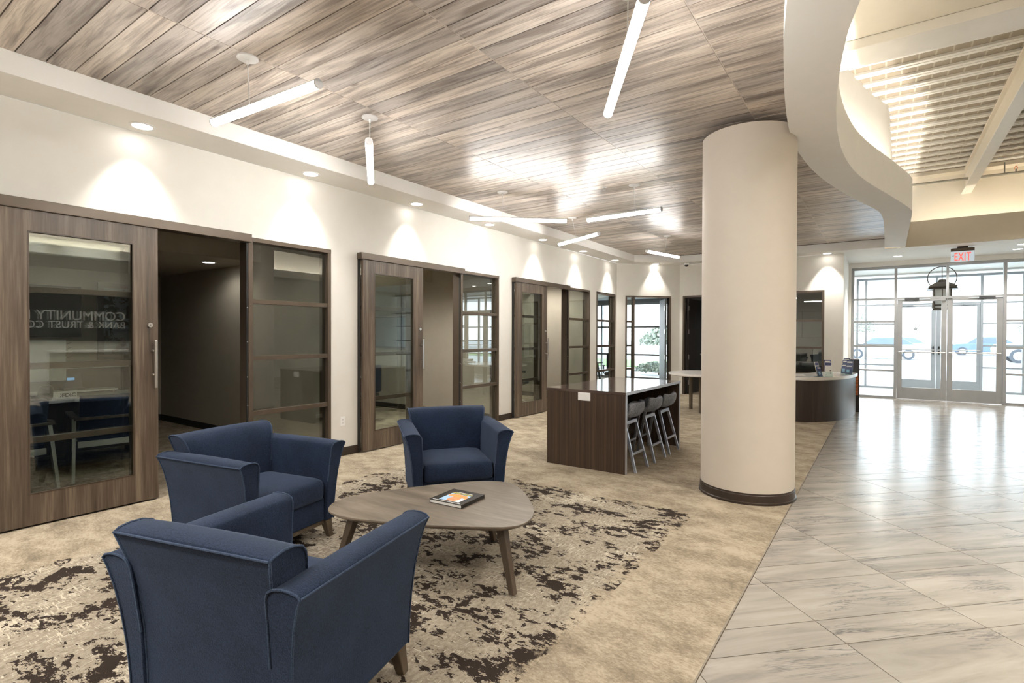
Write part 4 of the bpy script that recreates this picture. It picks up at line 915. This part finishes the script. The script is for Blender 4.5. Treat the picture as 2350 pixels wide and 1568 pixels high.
MB().tube([(0, 0, 0.75), (0, 0, 1.15)], 0.009, 8).build('stem', 'bronze', t)

# ================================================================== OFFICE CONTENTS
t = thing('office_desk', 'white-topped office desk behind the nearest sliding door', 'desk', (-7.75, 1.8, 0))
MB().box(-0.35, 0.35, -1.3, 0.98, 0.735, 0.77).build('worktop', 'white_top', t, bevel=0.003); MB().box(0.20, 0.23, -1.25, 0.93, 0.15, 0.735).build('modesty_panel', 'desk_wood', t)
for yy in (-1.28, 0.93): MB().box(-0.33, 0.28, yy, yy+0.03, 0, 0.735).build('end_panel', 'desk_wood', t)
t = thing('monitor', 'large white-backed computer monitor on the nearest office desk', 'monitor', (-7.72, 1.63, 0.77), 0)
MB().box(-0.02, 0.02, -0.42, 0.40, 0.19, 0.66).build('screen', 'whiteboard', t, bevel=0.004); MB().box(-0.03, 0.0, -0.43, 0.41, 0.165, 0.20).build('lower_bezel', 'black', t); MB().box(-0.04, 0.0, -0.05, 0.05, 0.0, 0.2).build('stand', 'black', t); MB().box(-0.1, 0.1, -0.15, 0.15, 0.0, 0.012).build('base', 'black', t)
t = thing('desk_phone', 'black desk phone with lit screen behind the monitor', 'phone', (-7.98, 2.16, 0.82)); MB().box(-0.08, 0.08, -0.1, 0.1, 0, 0.03).build('body', 'black', t); MB().add([(0.05, -0.09, 0.03), (0.05, 0.09, 0.03), (-0.04, 0.09, 0.20), (-0.04, -0.09, 0.20), (0.03, -0.09, 0.03), (0.03, 0.09, 0.03), (-0.07, 0.09, 0.19), (-0.07, -0.09, 0.19)], [(0, 1, 2, 3), (7, 6, 5, 4), (0, 4, 5, 1), (1, 5, 6, 2), (2, 6, 7, 3), (3, 7, 4, 0)]).build('display_housing', 'black', t); MB().box(0.0, 0.012, -0.05, 0.02, 0.12, 0.15).build('display', 'screen_blue', t)
t = thing('desk_riser', 'white-edged riser shelf on the nearest office desk', 'riser', (-7.98, 2.16, 0.77)); MB().box(-0.12, 0.14, -0.4, 0.42, 0.03, 0.05).build('shelf', 'white_top', t)
for yy in (-0.38, 0.38): MB().box(-0.10, 0.10, yy, yy+0.02, 0, 0.03).build('foot', 'black', t)
sp_ = thing('desk_speaker', 'rounded black speaker on the desk edge left of the plate sign', 'speaker', (-7.50, 1.80, 0.77)); MB().lathe((0, 0), [(0.0, 0), (0.05, 0), (0.068, 0.03), (0.07, 0.10), (0.062, 0.145), (0.03, 0.165), (0.0, 0.165)], 24).build('body', 'black', sp_, 60); MB().cyl((0, 0.13), 0.012, 0.012, 0.060, 0.070, 12, axis='X').build('button', 'dark_grey', sp_, 40)
t = thing('fdic_plate', 'small silver FDIC plate standing on the nearest office desk', 'sign', (-7.46, 1.95, 0.772), PI/2)
MB().box(-0.11, 0.11, -0.006, 0.006, 0, 0.085).build('plate', 'white', t); text('letters', 'FDIC', 0.058, 'ink', t, (-0.025, -0.0075, 0.022), (PI/2, 0, 0), 0.0008, 'LEFT', 1.0, 1.0, 0.001)
MB().tube([(-0.05+0.02*math.cos(a), -0.0075, 0.042+0.024*math.sin(a)) for a in [rad(-60+12*k) for k in range(11)]], 0.003, 5).build('emblem', 'ink', t)
def guest(label, loc, rz):
    t = thing('guest_chair', label, 'chair', loc, rz, 'guest chairs in the nearest office')
    g = [[(u*0.25, y_, z) for u in (-1, -0.6, 0, 0.6, 1)] for y_, z in ((-0.20, 0.43), (-0.22, 0.55), (-0.25, 0.68), (-0.28, 0.80), (-0.29, 0.86))]
    o = MB().loft(g, cap=False, closed=False).build('backrest', 'blue', t, 60); s_ = o.modifiers.new('solid', 'SOLIDIFY'); s_.thickness = 0.06; s_.offset = 0
    MB().box(-0.26, 0.26, -0.22, 0.27, 0.38, 0.46).build('seat', 'blue', t, bevel=0.025, segs=3)
    MB().box(-0.26, 0.26, -0.24, -0.21, 0.33, 0.39).box(-0.26, 0.26, 0.22, 0.25, 0.33, 0.38).build('seat_rail', 'grey_wood', t)
    for sx_ in (1, -1):
        MB().bar((sx_*0.29, -0.20, 0.64), (sx_*0.31, -0.34, 0), (0.035, 0.06), (0.025, 0.035)).build('leg', 'grey_wood', t); MB().bar((sx_*0.29, 0.22, 0.64), (sx_*0.30, 0.27, 0), (0.035, 0.05), (0.025, 0.03)).build('leg', 'leg_wood', t)
        MB().box(sx_*0.29-0.03, sx_*0.29+0.03, -0.26, 0.27, 0.635, 0.66).build('armrest', 'leg_wood', t, bevel=0.006)
    MB().box(-0.30, 0.30, -0.33, -0.30, 0.62, 0.65).build('back_rail', 'leg_wood', t, bevel=0.006)
    return t
g1 = guest('blue guest chair at the desk, on the right behind the first door glass', (-6.90, 2.16, 0), rad(80))
dup(g1, (-6.82, 1.30, 0), rad(98), 'blue guest chair at the desk, cut off by the left edge of the door glass', 'guest chairs in the nearest office')
t = thing('wall_cabinet', 'dark two-door wall cabinet above the nearest office desk', 'cabinet', (-10.28, 2.15, 1.45))
MB().box(0, 0.36, -0.9, 0.65, 0, 0.75).build('body', 'feature', t)
for y0 in (-0.895, -0.12): MB().box(0.36, 0.378, y0, y0+0.765, 0.005, 0.745).build('door', 'feature', t)
t = thing('credenza', 'long white-topped credenza along the far office wall', 'cabinet', (-10.28, 2.0, 0)); MB().box(0, 0.45, -1.6, 1.55, 0.05, 0.98).build('body', 'desk_wood', t); MB().box(0, 0.48, -1.62, 1.57, 0.98, 1.02).build('worktop', 'white_top', t)
t = thing('framed_picture', 'black framed print of a dark leafy tree in the nearest office', 'picture', (-10.29, 3.53, 1.70)); MB().box(0, 0.03, -0.42, 0.42, -0.62, 0.62).build('frame', 'black', t); MB().box(0.03, 0.034, -0.34, 0.34, -0.54, 0.54).build('print', 'tree_print', t)
t = thing('potted_plant', 'small green plant on the credenza', 'plant', (-9.95, 2.55, 1.02)); MB().lathe((0, 0), [(0.0, 0), (0.06, 0), (0.075, 0.14), (0.07, 0.14), (0.065, 0.12), (0.0, 0.12)], 18).build('pot', 'white', t, 40)
lv = MB()
for k in range(26):
    a = random.uniform(0, 2*PI); h_ = random.uniform(0.12, 0.34); r_ = random.uniform(0.03, 0.2); p = Vector((r_*math.cos(a), r_*math.sin(a), h_)); u = Vector((-math.sin(a), math.cos(a), 0))*0.022; d_ = Vector((math.cos(a), math.sin(a), 0.3))*0.05
    lv.add([tuple(p-d_), tuple(p+u), tuple(p+d_), tuple(p-u)], [(0, 1, 2, 3)])
lv.build('leaves', 'leaf', t)
def task_chair(label, loc, rz, name='task_chair'):
    t = thing(name, label, 'chair', loc, rz, 'dark office chairs')
    MB().box(-0.24, 0.24, -0.22, 0.25, 0.42, 0.50).build('seat', 'dark_grey', t, bevel=0.03, segs=3); MB().box(-0.22, 0.22, -0.27, -0.22, 0.52, 0.98).build('backrest', 'blue', t, bevel=0.02, segs=3)
    MB().cyl((0, 0), 0.028, 0.028, 0.1, 0.42, 12).build('gas_lift', 'black', t, 40)
    for k in range(5): MB().bar((0, 0, 0.11), (0.3*math.cos(k*2*PI/5), 0.3*math.sin(k*2*PI/5), 0.05), 0.04, 0.03).build('foot', 'steel', t)
    for sx_ in (1, -1): MB().box(sx_*0.27-0.025, sx_*0.27+0.025, -0.12, 0.16, 0.66, 0.69).box(sx_*0.27-0.012, sx_*0.27+0.012, -0.02, 0.03, 0.45, 0.66).build('armrest', 'black', t)
    return t
k1 = task_chair('dark blue task chair behind the second door glass', (-7.0, 5.05, 0), rad(60))
dup(k1, (-7.2, 5.85, 0), rad(120), 'dark task chair deeper in the second office', 'dark office chairs')
dup(k1, (-6.6, 9.55, 0), rad(-70), 'navy chair seen through the third office opening', 'dark office chairs')
dup(k1, (-6.0, 13.4, 0), rad(200), 'dark chair in the corner office', 'dark office chairs')
t = thing('wall_monitor', 'black wall monitor inside the second office', 'monitor', (-8.2, 7.42, 1.55)); MB().box(-0.5, 0.5, -0.05, -0.0, -0.32, 0.32).build('panel', 'black', t, bevel=0.005); MB().box(-0.47, 0.47, -0.054, -0.05, -0.29, 0.29).build('screen', 'carglass', t)
t = thing('office_table', 'round pale meeting table in the third office', 'table', (-6.9, 8.5, 0)); MB().lathe((0, 0), [(0, 0.72), (0.45, 0.72), (0.45, 0.75), (0, 0.75)], 40).build('tabletop', 'white_top', t, 40); MB().lathe((0, 0), [(0.22, 0), (0.22, 0.02), (0.04, 0.04), (0.04, 0.72), (0, 0.72)], 20).build('pedestal', 'steel', t, 40)
t = thing('corner_desk', 'white desk in the corner office', 'desk', (-7.2, 13.2, 0)); MB().box(-0.8, 0.8, -0.35, 0.35, 0.72, 0.755).build('worktop', 'white_top', t)
for x in (-0.7, 0.7): MB().bar((x, -0.2, 0.72), (x+0.1, -0.3, 0), 0.05, 0.04).build('leg', 'black', t); MB().bar((x, 0.2, 0.72), (x+0.1, 0.3, 0), 0.05, 0.04).build('leg', 'black', t)
t = thing('second_office_desk', 'dark desk with white edge in the second office', 'desk', (-7.9, 5.3, 0)); MB().box(-0.35, 0.35, -0.9, 0.9, 0.73, 0.76).build('worktop', 'white_top', t); MB().box(0.25, 0.28, -0.88, 0.88, 0.1, 0.73).build('modesty_panel', 'desk_wood', t)
for yy in (-0.88, 0.85): MB().box(-0.3, 0.3, yy, yy+0.03, 0, 0.73).build('end_panel', 'desk_wood', t)
t = thing('framed_picture', 'small dark framed picture inside the back doorway', 'picture', (-3.60, 17.48, 1.68)); MB().box(-0.32, 0.32, -0.03, 0, -0.42, 0.42).build('frame', 'black', t); MB().box(-0.27, 0.27, -0.034, -0.03, -0.37, 0.37).build('print', 'tree_print', t)
t = thing('office_desk', 'dark desk inside the reception office', 'desk', (-1.9, 14.6, 0)); MB().box(-0.7, 0.8, -0.35, 0.35, 0.72, 0.76).build('worktop', 'dark_grey', t); MB().box(-0.65, 0.75, -0.3, -0.27, 0.05, 0.72).build('modesty_panel', 'desk_wood', t); MB().box(-0.68, -0.65, -0.3, 0.3, 0, 0.72).box(0.75, 0.78, -0.3, 0.3, 0, 0.72).build('end_panel', 'desk_wood', t)
t = thing('monitor', 'grey monitor seen through the reception office window', 'monitor', (-1.62, 14.45, 0.76)); MB().box(-0.27, 0.27, -0.02, 0.02, 0.10, 0.44).build('screen', 'dark_grey', t, bevel=0.006); MB().box(-0.03, 0.03, -0.01, 0.03, 0.0, 0.12).build('stand', 'black', t); MB().box(-0.12, 0.12, -0.08, 0.1, 0, 0.012).build('base', 'black', t)
t = thing('wall_cabinet', 'grey two-door wall cabinet inside the reception office', 'cabinet', (-1.9, 17.3, 1.45)); MB().box(-0.9, 0.9, 0, 0.2, 0, 0.75).build('body', 'dark_grey', t)
for x0 in (-0.895, 0.005): MB().box(x0, x0+0.89, -0.02, 0, 0.005, 0.745).build('door', 'office_grey', t)

# ---- opposite side of the lobby (seen in the reflections)
t = thing('lobby_sign', 'bank name in raised white capital letters on dark panel facing the offices', 'sign', (6.29, 4.9, 1.3))
MB().box(-0.05, 0, -4.2, 2.2, 0, 1.35).build('panel', 'feature', t)
text('letters', 'COMMUNITY NATIONAL', 0.345, 'letter', t, (-0.06, 0.88, 0.55), (PI/2, 0, -PI/2), 0.015, 'LEFT', 1.0, 0.90, 0.0)
text('letters', 'BANK & TRUST CO', 0.255, 'letter', t, (-0.06, 0.88, 0.345), (PI/2, 0, -PI/2), 0.015, 'LEFT', 1.06, 0.90, 0.0)
for i, y in enumerate((6.3, 4.9, 3.5)):
    downlight('sign_fill_downlight', 5.7, y, 4.46, 'added recessed downlight washing the lobby sign, number %s from the entrance' % ['one', 'two', 'three'][i], 150, size=rad(90), blend=0.7)  # unseen lamps added so the lettering reads in the door glass
t = thing('teller_counter', 'curved pale teller counter facing the offices', 'counter', (5.2, 6.5, 0))
arc = [(-0.9*math.cos(rad(a))+0.3, 2.6*math.sin(rad(a))) for a in range(-80, 81, 10)]
MB().prism([(p[0], p[1]) for p in arc]+[(p[0]+0.5, p[1]*0.9) for p in arc[::-1]], 0, 1.05).build('body', 'office_paint', t); MB().prism([(p[0]-0.05, p[1]*1.02) for p in arc]+[(p[0]+0.5, p[1]*0.9) for p in arc[::-1]], 1.05, 1.10).build('worktop', 'white_top', t)

# ---- cars, shrubs and trees outside
def car(label, loc, rz, paint, pickup=False):
    t = thing('car' if not pickup else 'pickup_truck', label, 'car', loc, rz)
    body = [(-2.3, 0.35), (-2.35, 0.62), (-2.2, 0.86), (-1.2, 0.96), (2.1, 0.98), (2.35, 0.80), (2.35, 0.40), (2.2, 0.30), (-2.2, 0.28)]
    if pickup: body = [(-2.7, 0.45), (-2.75, 0.80), (-2.6, 1.05), (-1.4, 1.15), (2.7, 1.15), (2.75, 0.55), (2.6, 0.42), (-2.6, 0.40)]
    def ext(pr, w0, w1): return [[(x, -w_, z) for x, z in pr] for w_ in (w0,)]+[[(x, w_, z) for x, z in pr] for w_ in (w1,)]
    MB().loft(ext(body, 0.9, 0.9)).build('body', paint, t, 30, bevel=0.05, segs=2)
    cab = [(-1.15, 0.95), (-0.55, 1.42), (1.0, 1.45), (1.75, 0.96)] if not pickup else [(-1.3, 1.13), (-0.7, 1.72), (0.75, 1.74), (0.95, 1.13)]
    MB().loft(ext(cab, 0.78, 0.78)).build('cabin', 'carglass', t, 30, bevel=0.04); rf = [(cab[1][0]-0.02, cab[1][1]-0.02), (cab[1][0]+0.05, cab[1][1]+0.04), (cab[2][0]-0.05, cab[2][1]+0.04), (cab[2][0]+0.02, cab[2][1]-0.02)]
    MB().loft(ext(rf, 0.76, 0.76)).build('roof', paint, t, 30, bevel=0.02)
    wx_, wr = (1.38, 0.33) if not pickup else (1.75, 0.40)
    for x in (-wx_, wx_):
        for y_ in (-0.92, 0.70):
            wh = MB().cyl((x, wr), wr, wr, y_, y_+0.22, 24, axis='Y').build('wheel', 'tyre', t, 40); MB().cyl((x, wr), wr*0.62, wr*0.62, y_-0.01, y_+0.23, 10, axis='Y').build('rim', 'rim', wh, 40)
    return t
car('white pickup truck parked beyond the right of the entrance', (8.1, 42, -0.02), 0, 'car_white', True)
car('white car parked beyond the left entrance sidelight', (0.0, 43.5, -0.02), 0, 'car_white')
car('dark blue car parked beyond the right entrance door', (6.6, 56, -0.02), 0.0, 'car_blue')
car('silver car parked behind the outer left door', (1.0, 55, -0.02), 0.1, 'car_white')
def bush(name, label, cat, loc, sx_, sy_, sz_, n, trunk=0.0):
    t = thing(name, label, cat, loc); m_ = MB()
    for k in range(n):
        a, b_ = random.uniform(0, 2*PI), random.uniform(-0.2, 1); r_ = random.uniform(0.55, 1)
        c = Vector((sx_*r_*math.cos(a)*math.sqrt(max(0, 1-b_*b_)), sy_*r_*math.sin(a)*math.sqrt(max(0, 1-b_*b_)), trunk+sz_*(0.35+0.6*b_*r_))); q = sx_*0.06*random.uniform(0.6, 1.3)
        u = Vector((random.gauss(0, 1), random.gauss(0, 1), random.gauss(0, 1))).normalized(); v_ = u.orthogonal().normalized()
        m_.add([tuple(c-u*q), tuple(c+v_*q*0.6), tuple(c+u*q), tuple(c-v_*q*0.6)], [(0, 1, 2, 3)])
    m_.build('foliage', 'leaf', t)
    if trunk or True: MB().cyl((0, 0), 0.05*sx_, 0.03*sx_, 0, trunk+sz_*0.4, 8).build('trunk', 'bark', t, 40)
    return t
bush('shrub', 'rounded shrub just outside the corner office window', 'shrub', (-7.0, 19.8, -0.02), 0.95, 0.7, 0.55, 1500)
bush('tree', 'round tree across the lawn seen through the diagonal doorway', 'tree', (-12.6, 40, -0.02), 3.0, 2.5, 2.2, 2500, 0.3)
bush('tree', 'low wide tree further right across the lawn', 'tree', (-12.8, 52, -0.02), 3.4, 2.5, 2.4, 2500, 0.3)
bush('tree', 'small tree beyond the left entrance sidelight', 'tree', (-1.6, 50, -0.02), 1.2, 1.2, 2.4, 1200, 1.2)
bush('tree', 'young tree beyond the pickup truck', 'tree', (9.5, 52, -0.02), 1.6, 1.4, 2.6, 1200, 1.0)
print('tiles', ntile, 'planks', npl)
